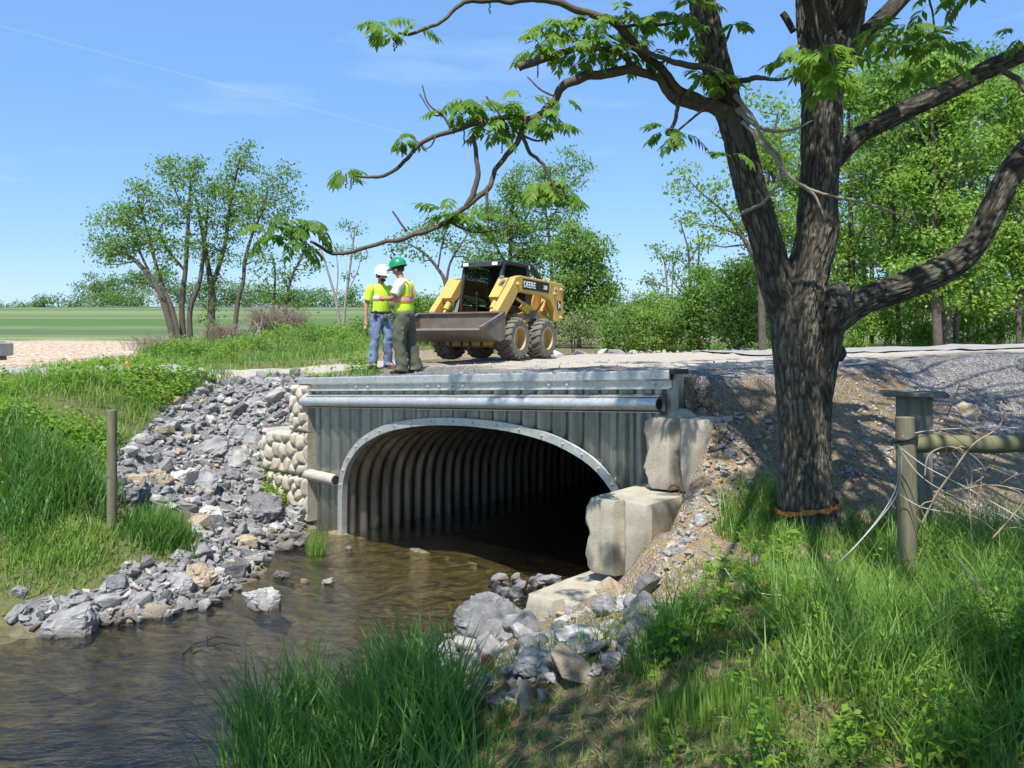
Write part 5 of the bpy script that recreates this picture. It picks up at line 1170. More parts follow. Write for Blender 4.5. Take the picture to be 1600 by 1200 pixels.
# the orange paint-ribbon round the foot of the trunk
g = G(); tp = P(1260, 792, TY); rr = 46/F*TY
pts = [Vector((tp.x+rr*1.04*math.cos(a), tp.y+rr*1.04*math.sin(a), tp.z+.025*math.cos(a)*1.0+.02*(math.cos(a) > .5)+.012*math.sin(3*a))) for a in np.linspace(math.pi*.98, math.pi*2.06, 40)]
g.tube(pts, [(.004, .017+.006*math.sin(i*1.7)) for i in range(40)], 8, up=(0, 0, 1)); 
g = G(); k = 0
for i, p in enumerate(pts):
    w = .018+.006*math.sin(i*.9)+.004*math.sin(i*2.3); o_ = (p-Vector((tp.x, tp.y, p.z))).normalized()
    g.v += [tuple(p+Vector((0, 0, w))), tuple(p-Vector((0, 0, w))), tuple(p-Vector((0, 0, w))+o_*.006), tuple(p+Vector((0, 0, w))+o_*.006)]; g.uv += [(0, 0)]*4
g.n = len(g.v); g.f = [(i*4+a, i*4+(a+1) % 4, i*4+4+(a+1) % 4, i*4+4+a) for i in range(39) for a in range(4)]
tag(g.build('marking_ribbon', plain('orange_ribbon', (.72, .25, .05), .7, var=.5, scale=14)), 'orange marking ribbon wrapped round the foot of the walnut trunk', 'ribbon')
# ------------------------------------------------------------------ other trees: trunks by polyline, crowns by leafy clumps
def blob_leaves(blobs, Y, dens, leaf, tone, flat=.8, droop=.2):
    c = []; tn = []; cl = []
    for (px, py, r) in blobs:
        o = np.array(P(px, py, Y)[:]); R_ = r/F*Y; m = max(4, int(r*r/30*dens))
        d = unit(rng.normal(size=(m, 3))); q = rng.random(m)**.45; ctr = o+d*q[:, None]*R_*np.array([1, 1.0, flat]); ct = rng.normal(0, .17, m)
        for k in range(m): cl.append(ctr[k])
        n = 30; s = np.repeat(ctr, n, 0)+rng.normal(size=(m*n, 3))*np.array([1, 1, .55])*leaf*1.5; c.append(s); tn.append(np.repeat(np.clip(tone+ct, 0, 1), n)+rng.normal(0, .12, m*n))
    c = np.concatenate(c); tn = np.clip(np.concatenate(tn), 0, 1); N = len(c)
    d = rng.normal(size=(N, 3)); d[:, 2] -= droop*1.5; nrm = rng.normal(size=(N, 3))*.8+np.array([0, 0, .8]); L = .72*leaf*rng.uniform(.55, 1.4, N)
    V, Q = leaves_np(c, d, nrm, L*1.15, L*.62); return V, Q, np.repeat(tn, 4), cl
def tree(name, label, cat, Y, trunks, blobs, dens=1.0, leaf=.15, tone=.5, mat='leaf', bmat='trunk', base=None, group=None, twigs=.4, r0=None):
    bp = base or (trunks[0][0][0], trunks[0][0][1]); b = P(bp[0], bp[1], Y); zg = gz(b.x, b.y); root = empty(name, (b.x, b.y, zg), 0, label, cat, group); off = -Vector((b.x, b.y, zg))
    g = G(); nodes = []
    for t in trunks:
        c = [P(q[0], q[1], Y+(q[3] if len(q) > 3 else 0)) for q in t]; 
        if t is trunks[0] or abs(t[0][1]-bp[1]) < 12: c[0].z = min(c[0].z, gz(c[0].x, c[0].y)-.05)
        rr = [q[2]*.8/F*Y for q in t]; pp = smooth_path(c, 4); ri = interp(rr, 4); g.tube(pp, ri, 9, jit=.05); nodes += list(zip(pp, ri))
    V, Q, tn, cl = blob_leaves(blobs, Y, dens, leaf, tone)
    if nodes:
        NP = np.array([p[:] for p, r in nodes])
        for k in cl:
            if random.random() > twigs: continue
            low = NP-np.array([0, 0, 0]); dd = np.linalg.norm(low-k, axis=1)+np.maximum(0, NP[:, 2]-k[2])*1.5; i = int(dd.argmin()); e = Vector(k); s = nodes[i][0]; r = min(nodes[i][1]*.5, .035)
            g.tube([s, s.lerp(e, .5)+Vector((random.gauss(0, .1), random.gauss(0, .1), -.06*(e-s).length)), e], [r, r*.6, r*.25], 4, caps=False)
        to = g.build('trunk' if name != 'shrub' else 'stem', M[bmat], None, True); to.parent = root; to.location = off
    fo = np_mesh('crown' if name != 'shrub' else 'foliage', V, Q, M[mat], None, tn); fo.parent = root; fo.location = off
    return root
T = tree; GL = None
T('tree', 'leaning tree at the stubble end of the field edge group, crown hanging outward', 'tree', 38, [[(272,528,7),(264,500,6.5),(250,458,6),(232,430,5),(205,402,3.5),(172,388,2)],[(282,526,5),(268,480,5),(255,450,4),(240,400,3),(222,330,2)],[(240,440,3),(215,385,2.2),(200,340,1.4)]],
  [(162,385,26),(148,372,14),(190,352,40),(215,325,34),(182,395,24),(232,372,34),(150,345,12),(228,300,24),(213,288,12),(160,405,14),(260,415,20),(205,380,30)], .72, .17, .55)
T('tree', 'forked twin stemmed tree in the middle of the field edge group', 'tree', 38.5, [[(288,528,6),(284,480,5.5),(290,420,4.5),(294,350,3.5),(298,280,1.8)],[(298,528,6),(297,485,5),(312,440,4.5),(320,380,3),(325,320,1.8)],[(291,425,3),(262,390,2.5),(248,360,1.6)],[(296,350,2),(275,300,1.6),(265,270,1)]],
  [(263,262,20),(278,275,24),(302,262,24),(290,310,38),(258,340,28),(322,335,28),(312,380,30),(272,388,26),(310,250,14),(262,252,12),(335,300,22)], .72, .17, .55)
T('tree', 'tallest tree of the field edge group, ivy climbing its trunk', 'tree', 39, [[(328,508,8),(331,460,7),(326,420,5),(316,360,4),(306,310,2)],[(330,450,5),(350,390,4),(360,320,3),(374,250,1.6)]],
  [(378,240,17),(370,262,24),(350,295,30),(372,320,34),(355,362,30),(392,262,14),(342,400,24),(386,226,9),(333,432,16),(331,455,10),(331,480,9),(333,500,8),(390,300,24)], .75, .17, .5)
T('tree', 'slender leaning tree on the right of the field edge group', 'tree', 38, [[(364,506,5),(372,470,4.5),(380,440,4),(383,405,3.5),(395,365,2.6),(415,320,1.6)],[(383,405,2.6),(405,380,2),(435,340,1.2)]],
  [(420,282,26),(440,265,16),(415,320,34),(447,300,18),(392,345,30),(430,345,24),(402,388,20),(380,415,14),(455,275,10),(460,320,12)], .62, .17, .5)
T('tree', 'small open crowned tree above the brown brush, next to the field edge group', 'tree', 36, [[(440,492,4),(452,445,3.2),(470,405,2),(480,380,1.2)],[(422,482,3),(430,435,2.4),(425,400,1.5)],[(450,450,2),(435,420,1.4)]],
  [(418,412,24),(448,428,24),(470,402,18),(440,460,24),(486,418,10),(402,442,16),(478,465,16),(425,470,18),(460,480,16)], .42, .18, .35)
T('tree', 'thin nearly leafless pale sapling between the tree group and the workers', 'tree', 34, [[(533,512,3.5),(526,475,2.8),(514,430,2.2),(500,385,1.3)],[(534,512,3),(540,470,2.6),(548,410,2),(556,345,1)],[(525,470,1.6),(528,420,1.2),(522,380,.7)],[(541,460,1.4),(560,420,.9),(566,385,.5)],[(515,432,1.2),(508,405,.8)]],
  [(556,360,12),(548,390,12),(560,400,10),(530,385,8),(540,350,6),(545,430,10)], .28, .12, .5, bmat='trunk_pale')
T('tree', 'light airy tree directly behind the two workers and the loader cab', 'tree', 27, [[(702,505,4.5),(697,450,4),(684,420,3.4),(662,395,2.4),(640,382,1.4)],[(697,450,3),(702,415,2.4),(718,385,1.9),(745,345,1)],[(684,420,2),(690,385,1.6),(698,350,.9)]],
  [(628,380,20),(656,358,22),(690,372,26),(722,388,24),(652,405,18),(700,345,16),(742,365,16),(615,390,10),(735,340,10),(680,340,10),(760,385,18)], .42, .135, .5, mat='leaf')
T('tree', 'upright tree rising behind the loader cab', 'tree', 36, [[(800,500,5),(797,430,4.5),(798,380,4),(800,330,3),(806,285,1.5)],[(797,420,3),(775,385,2.4),(762,350,1.4)],[(799,370,2.4),(825,335,1.8),(835,295,1)]],
  [(800,285,16),(812,262,12),(803,308,24),(788,345,30),(830,300,22),(770,372,24),(822,358,26),(760,408,26),(818,398,22),(790,290,12),(785,420,28),(745,420,22),(840,390,24),(760,330,20),(835,420,24)], 1.5, .16, .7)
T('tree', 'feathery tree with a dark bare trunk behind the loader hood', 'tree', 34, [[(868,470,4),(861,410,3.6),(858,370,3),(852,320,2.4),(858,270,1.2)],[(857,350,2),(880,310,1.6),(900,280,.9)],[(853,330,1.6),(835,310,1.1)]],
  [(850,268,20),(884,262,16),(905,286,12),(870,305,24),(832,318,18),(895,328,14),(880,352,20),(915,260,8),(850,350,20),(905,245,10),(862,390,22),(840,300,18),(885,240,10)], 1.2, .15, .75, mat='leaf')
T('tree', 'dense rounded green tree behind the rear of the loader', 'tree', 32, [[(905,520,5),(905,450,4.5),(910,400,2.4)],[(906,460,3),(930,430,2)]],
  [(912,398,30),(890,440,34),(930,428,24),(938,462,20),(902,480,36),(936,395,14),(868,468,24),(945,380,8),(880,405,18),(860,500,24),(930,490,20),(918,372,14),(955,450,16),(895,360,14),(880,380,16)], 2.3, .15, .9, mat='leaf')
T('tree', 'spindly half dead tree above the bushes, thin bare tips', 'tree', 30, [[(1047,460,2.4),(1040,420,2),(1030,395,1.4),(1018,380,.8)],[(1047,460,2),(1052,420,1.5),(1062,385,.8)],[(1042,430,1.2),(1050,395,.8)]],
  [(1025,388,10),(1035,400,12),(1055,400,9),(1030,440,12),(1060,430,10),(1018,440,8)], .3, .13, .5, bmat='trunk_pale')
T('tree', 'thin twiggy tree with bare upper branches left of the big bush', 'tree', 30, [[(1080,460,3),(1077,410,2.4),(1070,370,1.5),(1062,345,.8)],[(1082,460,2.4),(1092,400,1.8),(1090,360,1)],[(1077,410,1.5),(1100,370,.9)],[(1078,420,1.2),(1055,400,.7)]],
  [(1075,395,12),(1090,420,15),(1080,350,7),(1100,430,15),(1070,440,12),(1105,385,10)], .45, .13, .5, bmat='trunk')
T('tree', 'nearer tree whose light boughs reach past the walnut trunk to open sky', 'tree', 19, [[(1192,560,8),(1190,480,7),(1185,420,6),(1160,370,4),(1130,330,2.6),(1100,305,1.6),(1075,280,1)],[(1186,420,5),(1195,330,4),(1205,240,3),(1215,180,1.5)],[(1160,370,2.6),(1125,355,1.8),(1095,350,1)],[(1197,320,2.4),(1170,260,1.6),(1150,225,1)]],
  [(1068,270,16),(1095,300,20),(1080,345,16),(1120,325,20),(1140,285,22),(1165,250,26),(1125,355,18),(1150,330,24),(1180,300,26),(1195,220,28),(1215,170,26),(1060,295,10),(1225,250,28),(1105,375,16),(1150,200,14),(1175,160,14),(1235,330,26)], .42, .12, .6, mat='leaf_yel')
# the wood across the road: slim trunks with airy crowns
def wood_top(px): return np.interp(px, [1180,1240,1300,1400,1480,1560,1620,1750], [190,140,120,80,60,75,110,120])
WOOD = [(1205,26),(1246,30),(1332,25),(1346,31),(1362,28),(1386,33),(1404,24),(1432,30),(1466,22),(1478,22.6),(1494,23.2),(1512,31),(1545,26),(1566,33),(1592,23),(1625,29),(1660,25),(1715,30)]
wl_ = ['slim tree seen between the walnut leader and its left limb','pale slim tree just right of the walnut leader','grey stemmed tree right of the walnut leader','thin straight tree behind the walnut fork','twin pair tree behind the heavy right limb','thin leaning tree deeper in the wood','bright leaved tree over the gate of the heavy limb','slender tree deep in the wood behind the log rail','stout dark tree of the close trio by the road','middle tree of the close trio by the road','outer tree of the close trio by the road','faint slim tree between trio and frame edge','light green tree behind the far end of the log rail','back row tree near the frame edge','crooked stemmed tree by the road at the frame edge','tree just outside the frame edge','tree further along the wood edge','last tree along the wood edge']
for i, (px, Y) in enumerate(WOOD):
    top = wood_top(px)+random.uniform(-10, 60); ln = random.uniform(-14, 14); r = random.uniform(4, 6.5)*26/Y*(1.5 if i in (8, 9) else 1)
    py0 = HZ-gz((px-800)/F*Y, Y)*F/Y
    tr = [[(px, py0, r), (px+ln*.2+random.uniform(-3, 3), 460, r*.85), (px+ln*.5+random.uniform(-4, 4), 370, r*.75), (px+ln*.8+random.uniform(-5, 5), 260, r*.55), (px+ln, 170 if top < 150 else top+40, r*.35), (px+ln*1.3, top, r*.15)]]
    for k in range(5):
        yy = random.uniform(200, 420); s = random.choice((-1, 1)); tr.append([(px+ln*.5, yy, r*.35), (px+ln*.6+s*random.uniform(15, 28), yy-random.uniform(30, 55), r*.22), (px+ln*.8+s*random.uniform(30, 48), yy-random.uniform(70, 110), r*.1)])
    bl = [(px+ln*.8+random.uniform(-48, 48)*(.6 if yy < top+40 else 1), yy, random.uniform(13, 27)) for yy in np.linspace(top, 470, 24)]
    T('tree', wl_[i]+', airy crown', 'tree', Y, tr, bl, .82, .155, random.uniform(.5, 1), mat='leaf_yel' if i % 3 else 'leaf', group='trees of the wood across the road', twigs=.35)
# shrubs
def shrub(px, py, Y, blobs, label, dens=1, leaf=.10, tone=.5, mat='leaf', stems=4, group=None):
    hh_ = py-min(b[1]-b[2]*.2 for b in blobs); tr = [[(px, py+3, hh_*.03), (px+random.uniform(-.1, .1)*hh_, py-.4*hh_, hh_*.02), (px+random.uniform(-.3, .3)*hh_, py-.85*hh_, hh_*.01)] for k in range(stems)]
    return tree('shrub', label, 'shrub', Y, tr, blobs, dens*1.7, leaf, min(1, tone+.12), mat, base=(px, py), group=group, twigs=.2)
shrub(655, 535, 24, [(640,470,26),(665,490,32),(695,480,26),(630,505,26),(685,515,26),(650,520,22),(610,480,22)], 'green bush mass directly behind the two workers', 1, .11, .5)
shrub(720, 530, 24, [(720,480,24),(740,500,24),(715,510,22)], 'green bush seen between the workers and the loader', .9, .11, .45)
shrub(575, 530, 27, [(560,505,16),(585,500,18),(600,515,16)], 'low green bush at the edge of the grass near the workers', .9, .10, .6)
shrub(895, 545, 21.5, [(885,520,20),(905,508,22),(920,522,20),(890,500,14),(872,528,14)], 'pale greyish bush just behind the loader tail', .8, .085, .6, 'leaf_pale')
shrub(955, 545, 23, [(940,515,24),(968,505,26),(990,525,24),(955,530,20),(975,485,16),(940,490,14)], 'olive green bush beyond the rubble heap', .9, .09, .75)
shrub(1020, 545, 23, [(1010,495,24),(1035,505,28),(1000,525,24),(1040,528,24),(1015,470,18),(1060,520,22),(1045,480,20),(1070,500,22),(990,490,16)], 'yellowish green bush with wispy tips beyond the track', .9, .09, .8, 'leaf_yel')
shrub(1090, 548, 22, [(1080,470,32),(1100,500,34),(1065,495,26),(1085,530,22),(1110,445,30),(1095,425,18)], 'large dense bush on the left of the walnut trunk', 1, .10, .45)
shrub(1150, 548, 21, [(1150,430,34),(1175,460,34),(1140,480,36),(1170,500,32),(1150,525,26),(1185,525,22),(1130,455,28),(1180,420,22),(1200,490,26)], 'tallest dense bush, dark green, close behind the walnut trunk', 1, .10, .35)
for i, (px, Y) in enumerate(((1215,24),(1330,23),(1362,26),(1392,24),(1425,27),(1452,24),(1500,25),(1530,24),(1562,26),(1592,24),(1640,25),(1700,26))):
    shrub(px, 540, Y, [(px+random.uniform(-16, 16), random.uniform(485, 530), random.uniform(13, 22)) for _ in range(5)], f'leafy undergrowth bush {["under the walnut crotch","right beside the walnut trunk","below the heavy walnut limb","in the second gap of the wood","behind the flat topped post","left of the trunk trio","right of the trunk trio","in the light gap of the wood","behind the log rail","at the wood corner","past the frame edge","farthest along the wood"][i]}', .75, .10, random.uniform(.4, .9), 'leaf_yel' if i % 2 else 'leaf', 3, 'undergrowth bushes along the wood')
# brush and weeds on the mound
def brush(px, py, Y, w, h, n, label):
    b = P(px, py, Y); b.z = gz(b.x, b.y); g = G()
    for k in range(n):
        a = random.uniform(0, 6.28); L = h*random.uniform(.5, 1.1); s = Vector((random.gauss(0, w*.3), random.gauss(0, w*.3), -.05)); e = s+Vector((math.cos(a)*L*.55, math.sin(a)*L*.55, L*.85))
        pth = [s, s.lerp(e, .5)+Vector((0, 0, L*.12)), e]; g.tube(pth, [.006, .005, .002], 3, caps=False)
        for q in range(4):
            t = random.uniform(.35, .95); m_ = s.lerp(e, t)+Vector((0, 0, L*.1)); g.tube([m_, m_+Vector((random.gauss(0, .2), random.gauss(0, .2), random.uniform(.0, .25)))*h], [.004, .0015], 3, caps=False)
    o = g.build('dry_bush', M['brush'], None); o.location = b; tag(o, label, 'dry bush')
brush(345, 528, 27, .9, .7, 190, 'low brown dry brush at the foot of the ivy clad tree')
brush(422, 512, 28, 1.2, 1.0, 300, 'tall brown dry brush heap on the grassy mound')
brush(250, 548, 26, 1.6, .5, 190, 'faded dry weeds along the stubble edge')
brush(462, 505, 29, .6, .8, 110, 'small upright clump of dry stems beside the brown heap')
for i, (px, py, Y, r) in enumerate(((238,548,22.5,16),(285,543,22.5,20),(322,545,22.5,17),(365,540,22.5,17),(400,538,23,18),(435,522,24,18),(482,524,23,22),(530,524,23,18),(552,543,20.5,13),(345,555,20.5,13))):
    shrub(px, py+6, Y, [(px, py-4, r), (px+r*.8, py, r*.8), (px-r*.8, py+2, r*.8)], f'low bright green weed bush {["at the stubble corner","next to the stubble corner bush","before the ivy clad tree","left on the mound","mid mound","below the brown heap","with the orange flag side of the mound","near the thin sapling","by the track edge","on the verge of the track"][i]}', .8, .075, .75, 'leaf_yel' if i % 2 else 'leaf', 2, 'weed bushes on the mound')
g = G()
for (a, b, c, d) in ((395,500,408,525),(402,505,398,528),(410,498,400,522),(445,515,452,530),(455,508,450,528),(390,520,415,530)): g.tube([P(a, b, 26.5), P((a+c)/2+3, (b+d)/2, 26.5), P(c, d+4, 26.5)], [.012, .02, .025], 5)
tag(g.build('dead_wood', M['trunk_pale']), 'bleached dead stems standing against the brown brush', 'dead wood')
# far woods
def far_wood(spec, Y, name='distant_woods', tone=.5, leaf=.55):
    bl = []
    for (x0, x1, ytop, ybot) in spec:
        x = x0
        while x < x1:
            r = random.uniform(9, 17); yy = np.interp(x, [x0, x1], ytop)+r+random.uniform(-4, 9); bl.append((x, yy, r)); bl.append((x+random.uniform(-6, 6), yy+r*.9, r)); bl.append((x, yy+r*1.8, r)); x += r*.9
    V, Q, tn, cl = blob_leaves(bl, Y, 1.5, leaf, tone); o = np_mesh(name, V, Q, M['leaf_far'], None, tn); tag(o, kind='stuff')
far_wood([(-200,60,(462,464),500),(60,130,(455,458),500),(130,260,(430,412),500),(260,560,(432,448),500),(560,760,(462,462),500)], 190, tone=.45)
far_wood([(150,230,(455,440),500),(560,640,(470,474),500)], 165, tone=.7, leaf=.5)
far_wood([(900,1080,(462,452),500),(1080,1700,(445,440),500)], 160, tone=.4, leaf=.5)
# ------------------------------------------------------------------ grass and weeds
def blades(name, xy, h, w, lean, mat, tone, segs=3, curl=.5):
    N = len(xy); z = ground(xy[:, 0], xy[:, 1]); b = np.stack([xy[:, 0], xy[:, 1], z-.01], 1); a = rng.uniform(0, 2*np.pi, N); dr = np.stack([np.cos(a), np.sin(a), np.zeros(N)], 1)
    s = np.stack([-np.sin(a), np.cos(a), np.zeros(N)], 1); tw = rng.uniform(-.6, .6, N)[:, None]; s = unit(s*np.cos(tw)+dr*np.sin(tw)); ln = (lean*rng.uniform(.3, 1.4, N))[:, None]; V = []
    for k in range(segs+1):
        t = k/segs; c = b+np.array([0, 0, 1.])*(h[:, None]*(t-.22*curl*ln*t*t))+dr*(h[:, None]*ln*(t**1.8)); ww = (w*(1-t**1.7)*.5+.0006)[:, None]; V += [c-s*ww, c+s*ww]
    V = np.stack(V, 1).reshape(-1, 3); m = 2*(segs+1); i = np.arange(N)[:, None]*m
    Q = np.concatenate([np.concatenate([i+2*k, i+2*k+1, i+2*k+3, i+2*k+2], 1) for k in range(segs)]); tn = np.repeat(np.clip(tone, 0, 1), m)
    o = np_mesh(name, V, Q, mat, None, tn); tag(o, kind='stuff'); return o
def seed(x0, x1, y0, y1, n, fn):
    x = rng.uniform(x0, x1, n); y = rng.uniform(y0, y1, n); p = fn(x, y); k = rng.random(n) < p; return np.stack([x[k], y[k]], 1)
def clumpy(x, y, s, thr=.0, soft=.25, o=0): return ssf(thr-soft, thr+soft, .6*vnoise(x, y, s, o)+.4*vnoise(x, y, s*2.3, o+3))
def frame(x, y): return (np.abs(x/np.maximum(y, .1)) < 1.0) | (y < 4)
def fn_left(x, y):                              # meadow on the far bank
    z = ground(x, y); m = masks(x, y, z); d = m['d']; ok = (m['u'] < 0) & (d > .35) & (y > 6) & (m['rip'] < .5) & (x < -2.2) & frame(x, y)
    ok &= ~((np.abs(y-(17.4-.13*(x+6))) < 1.7)) & ~((y > 19) & (x > -6)) & (y < 19.5); 
    bare = (d < 1.3+.4*m['wob']) & (m['px'] < 330); return ok*np.where(bare, .10, 1.0)
xy = seed(-18, -2.2, 6, 19.5, 105000, lambda x, y: fn_left(x, y)*(.6+.4*clumpy(x, y, 1.3)))
n = len(xy); hm = (.13+.16*clumpy(xy[:, 0], xy[:, 1], .55, .1, .4, 5))*(1-.72*ssf(13.8, 15.6, xy[:, 1])); blades('grass', xy, hm*rng.uniform(.6, 1.25, n), rng.uniform(.008, .016, n), np.full(n, .55), M['grass'], .5+.35*vnoise(xy[:, 0], xy[:, 1], .7, 2)+rng.normal(0, .2, n))
# tall dark reed-like grass clumps on the far bank
def clump_at(pix, rad, n, hlo, hhi, mat='grass_dark', tone=.4, wlo=.008, whi=.014, lean=.55):
    P_ = []; H_ = []
    for (a, b) in pix:
        h = hit(a, b); q = rng.normal(size=(n, 2))*rad*.5+np.array([h.x, h.y]); P_.append(q); H_.append(rng.uniform(hlo, hhi, n)*np.exp(-((q-np.array([h.x, h.y]))**2).sum(1)/(rad*rad*1.5)))
    q = np.concatenate(P_); hh = np.maximum(np.concatenate(H_), hlo*.5); k = ground(q[:, 0], q[:, 1]) > WATER-.02; q, hh = q[k], hh[k]; N = len(q); blades('grass', q, hh, rng.uniform(wlo, whi, N), np.full(N, lean), M[mat], tone+rng.normal(0, .22, N), 4, .7)
clump_at([(40,800),(80,790),(20,780),(60,760),(110,780),(20,740),(70,735),(110,750),(140,790),(30,830),(10,700)], .42, 170, .3, .68, tone=.45, wlo=.012, whi=.022)
clump_at([(265,850),(240,845),(285,852),(255,830),(220,840)], .28, 170, .25, .5, tone=.65, wlo=.010, whi=.018)
clump_at([(345,590),(318,595),(300,600)], .35, 130, .14, .30, tone=.6)
clump_at([(30,880),(90,880),(150,865),(60,860),(120,850)], .5, 260, .15, .32, 'grass', .7)
# near bank
def fn_right(x, y):
    z = ground(x, y); m = masks(x, y, z); ok = (m['u'] > -6) & (m['d'] > .25) & (y < 12) & (m['v'] < -.3) & ~((m['u'] < 3) & (y > 5.5))
    ok &= (z < -1.05) & (m['cr'] > 1.2) & ~((x < 1.9+.3*m['wob']) & (y > 6.3+.2*m['wob'])) & ~(inpoly(m['px']+8*m['wob'], m['py'], RIPR) & (rng.random(x.shape) < .80)); return ok*1.0
BARE = lambda x, y: np.maximum(clumpy(x, y, 1.5, .42, .2, 9)*ssf(5.2, 4.4, y)*(x > .05), ssf(.9, .4, np.hypot((x-.35)/.5, (y-4.3)/.9))*.9)
xy = seed(-2.6, 6.5, 2.3, 9.2, 150000, lambda x, y: fn_right(x, y)*(.45+.55*clumpy(x, y, 2.1))*(1-.6*BARE(x, y)))
n = len(xy); x, y = xy[:, 0], xy[:, 1]; rich = ssf(1.4, 2.4, x+.25*vnoise(x, y, 2)); hm = .08+.11*clumpy(x, y, 1.2, .1, .4, 4)+rich*(.11+.12*clumpy(x, y, .8, 0, .4, 1))*(1-.8*ssf(1.0, .6, np.hypot(x-2.5, (y-6.7)*.8)))
blades('grass', xy, hm*rng.uniform(.55, 1.3, n), rng.uniform(.0035, .008, n), np.full(n, .7), M['grass'], .42+.3*vnoise(x, y, .9, 6)+rng.normal(0, .22, n))
# bright lush meadow under and right of the tree
xy = seed(1.5, 6.6, 3.2, 8.6, 52000, lambda x, y: fn_right(x, y)*ssf(1.3, 2.2, x+.3*vnoise(x, y, 1.6))*(.3+.7*clumpy(x, y, 2.6, 0, .4, 3)))
n = len(xy); blades('grass', xy, rng.uniform(.18, .46, n)*(.7+.6*clumpy(xy[:, 0], xy[:, 1], 1.0, 0, .4, 7))*(1-.72*ssf(1.0, .6, np.hypot(xy[:, 0]-2.5, (xy[:, 1]-6.7)*.8))), rng.uniform(.005, .011, n), np.full(n, .75), M['grass'], .55+.35*vnoise(xy[:, 0], xy[:, 1], 1.3, 1)+rng.normal(0, .2, n), 4, .8)
# tall broad blades at the water's edge in the foreground
xy = seed(-2.3, .55, 3.0, 7.2, 15000, lambda x, y: (chdist(x, y) > .02)*(chdist(x, y) < 1.5+.3*vnoise(x, y, 2))*ssf(.6, -.1, x)*(.15+.85*clumpy(x, y, 2.4, 0, .35, 2))*(~inpoly(*pix(x, y, ground(x, y)), RIPR)))
n = len(xy); blades('grass', xy, rng.uniform(.25, .66, n)*(1+.25*ssf(-1.0, -1.7, xy[:, 0])), rng.uniform(.012, .024, n), np.full(n, .62), M['grass_dark'], .5+.25*vnoise(xy[:, 0], xy[:, 1], 2, 4)+rng.normal(0, .22, n), 5, .9)
clump_at([(345,1150),(375,1165),(410,1180),(360,1195)], .2, 90, .5, .85, tone=.55, wlo=.009, whi=.016)
clump_at([(1045,1000),(1075,980),(1010,1040)], .16, 70, .2, .42, tone=.5, wlo=.005, whi=.010)
clump_at([(1250,1080),(1330,1080),(1400,1070),(1430,1010),(1410,900),(1450,890),(1380,890),(1490,880),(1540,900)], .3, 170, .25, .48, 'grass', .65)
clump_at([(1075,1110),(1110,1120),(1150,1100),(1180,1130),(1040,1130)], .14, 130, .10, .2, 'grass', .6, lean=.15)
# verge and mound beyond the track
def fn_verge(x, y):
    z = ground(x, y); m = masks(x, y, z); px = m['px']; return ((y > 18.9) & (y < 30+.03*px) & (x/y > -.57+np.clip(y-19, 0, 5)*.03+.02*m['wob']) & (px < 900) & (x < -3.2+.5*m['wob']+.0*y) )*1.0
xy = seed(-18, -.5, 18.8, 40, 70000, lambda x, y: np.maximum(fn_verge(x, y), ((y > 22.8) & (x/y < .12) & (x/y > -.41) & (y < 36))*.8)*(.4+.6*clumpy(x, y, .9)))
n = len(xy); blades('grass', xy, rng.uniform(.08, .28, n), rng.uniform(.012, .026, n), np.full(n, .6), M['grass'], .55+.45*vnoise(xy[:, 0], xy[:, 1], .5)+rng.normal(0, .2, n), 2)
# seeding grass in front of the wood
xy = seed(2.6, 26, 22.6, 27, 26000, lambda x, y: (y > 22.6+.04*x)*.9)
n = len(xy); blades('grass', xy, rng.uniform(.15, .4, n), rng.uniform(.012, .022, n), np.full(n, .5), M['grass'], .6+rng.normal(0, .2, n), 2)
# broad-leaved weeds
def weeds(xy, hlo, hhi, nl, leaf, tone, mat='weed'):
    N = len(xy); z = ground(xy[:, 0], xy[:, 1]); c = np.repeat(np.stack([xy[:, 0], xy[:, 1], z], 1), nl, 0); hh = np.repeat(rng.uniform(hlo, hhi, N), nl); M_ = N*nl; a = rng.uniform(0, 6.28, M_); t = rng.random(M_)
    c = c+np.stack([np.cos(a)*leaf*.6*t, np.sin(a)*leaf*.6*t, hh*t], 1); d = np.stack([np.cos(a), np.sin(a), rng.uniform(-.5, .6, M_)], 1); nn = rng.normal(size=(M_, 3))*.45+np.array([0, 0, 1.]); L = leaf*rng.uniform(.6, 1.25, M_)
    V, Q = leaves_np(c, d, nn, L, L*.62); o = np_mesh('weeds', V, Q, M[mat], None, np.repeat(np.clip(tone+rng.normal(0, .22, M_), 0, 1), 4)); tag(o, kind='stuff')
xy = seed(-12, -2.4, 7, 16, 9000, lambda x, y: fn_left(x, y)*clumpy(x, y, 1.1, .0, .2, 8)); weeds(xy, .14, .38, 14, .065, .65)
xy = seed(-7, -3.3, 8.2, 11.5, 1500, lambda x, y: fn_left(x, y)*.9); weeds(xy, .04, .16, 9, .05, .75)
xy = seed(.6, 6, 3, 8.4, 2600, lambda x, y: fn_right(x, y)*clumpy(x, y, 1.4, .25, .2, 12)); weeds(xy, .08, .34, 16, .042, .6)
xy = seed(2.2, 4.4, 3.0, 4.8, 700, lambda x, y: fn_right(x, y)*.8); weeds(xy, .15, .5, 24, .045, .4)
for (a, b) in ((1120,985),(1190,940),(1225,1010),(1060,1030),(1130,900),(1215,880),(1270,1000),(1310,965)):
    h = hit(a, b); q = np.array([[h.x, h.y]])+rng.normal(size=(5, 2))*.06; weeds(q, .12, .3, 12, .075, .8)
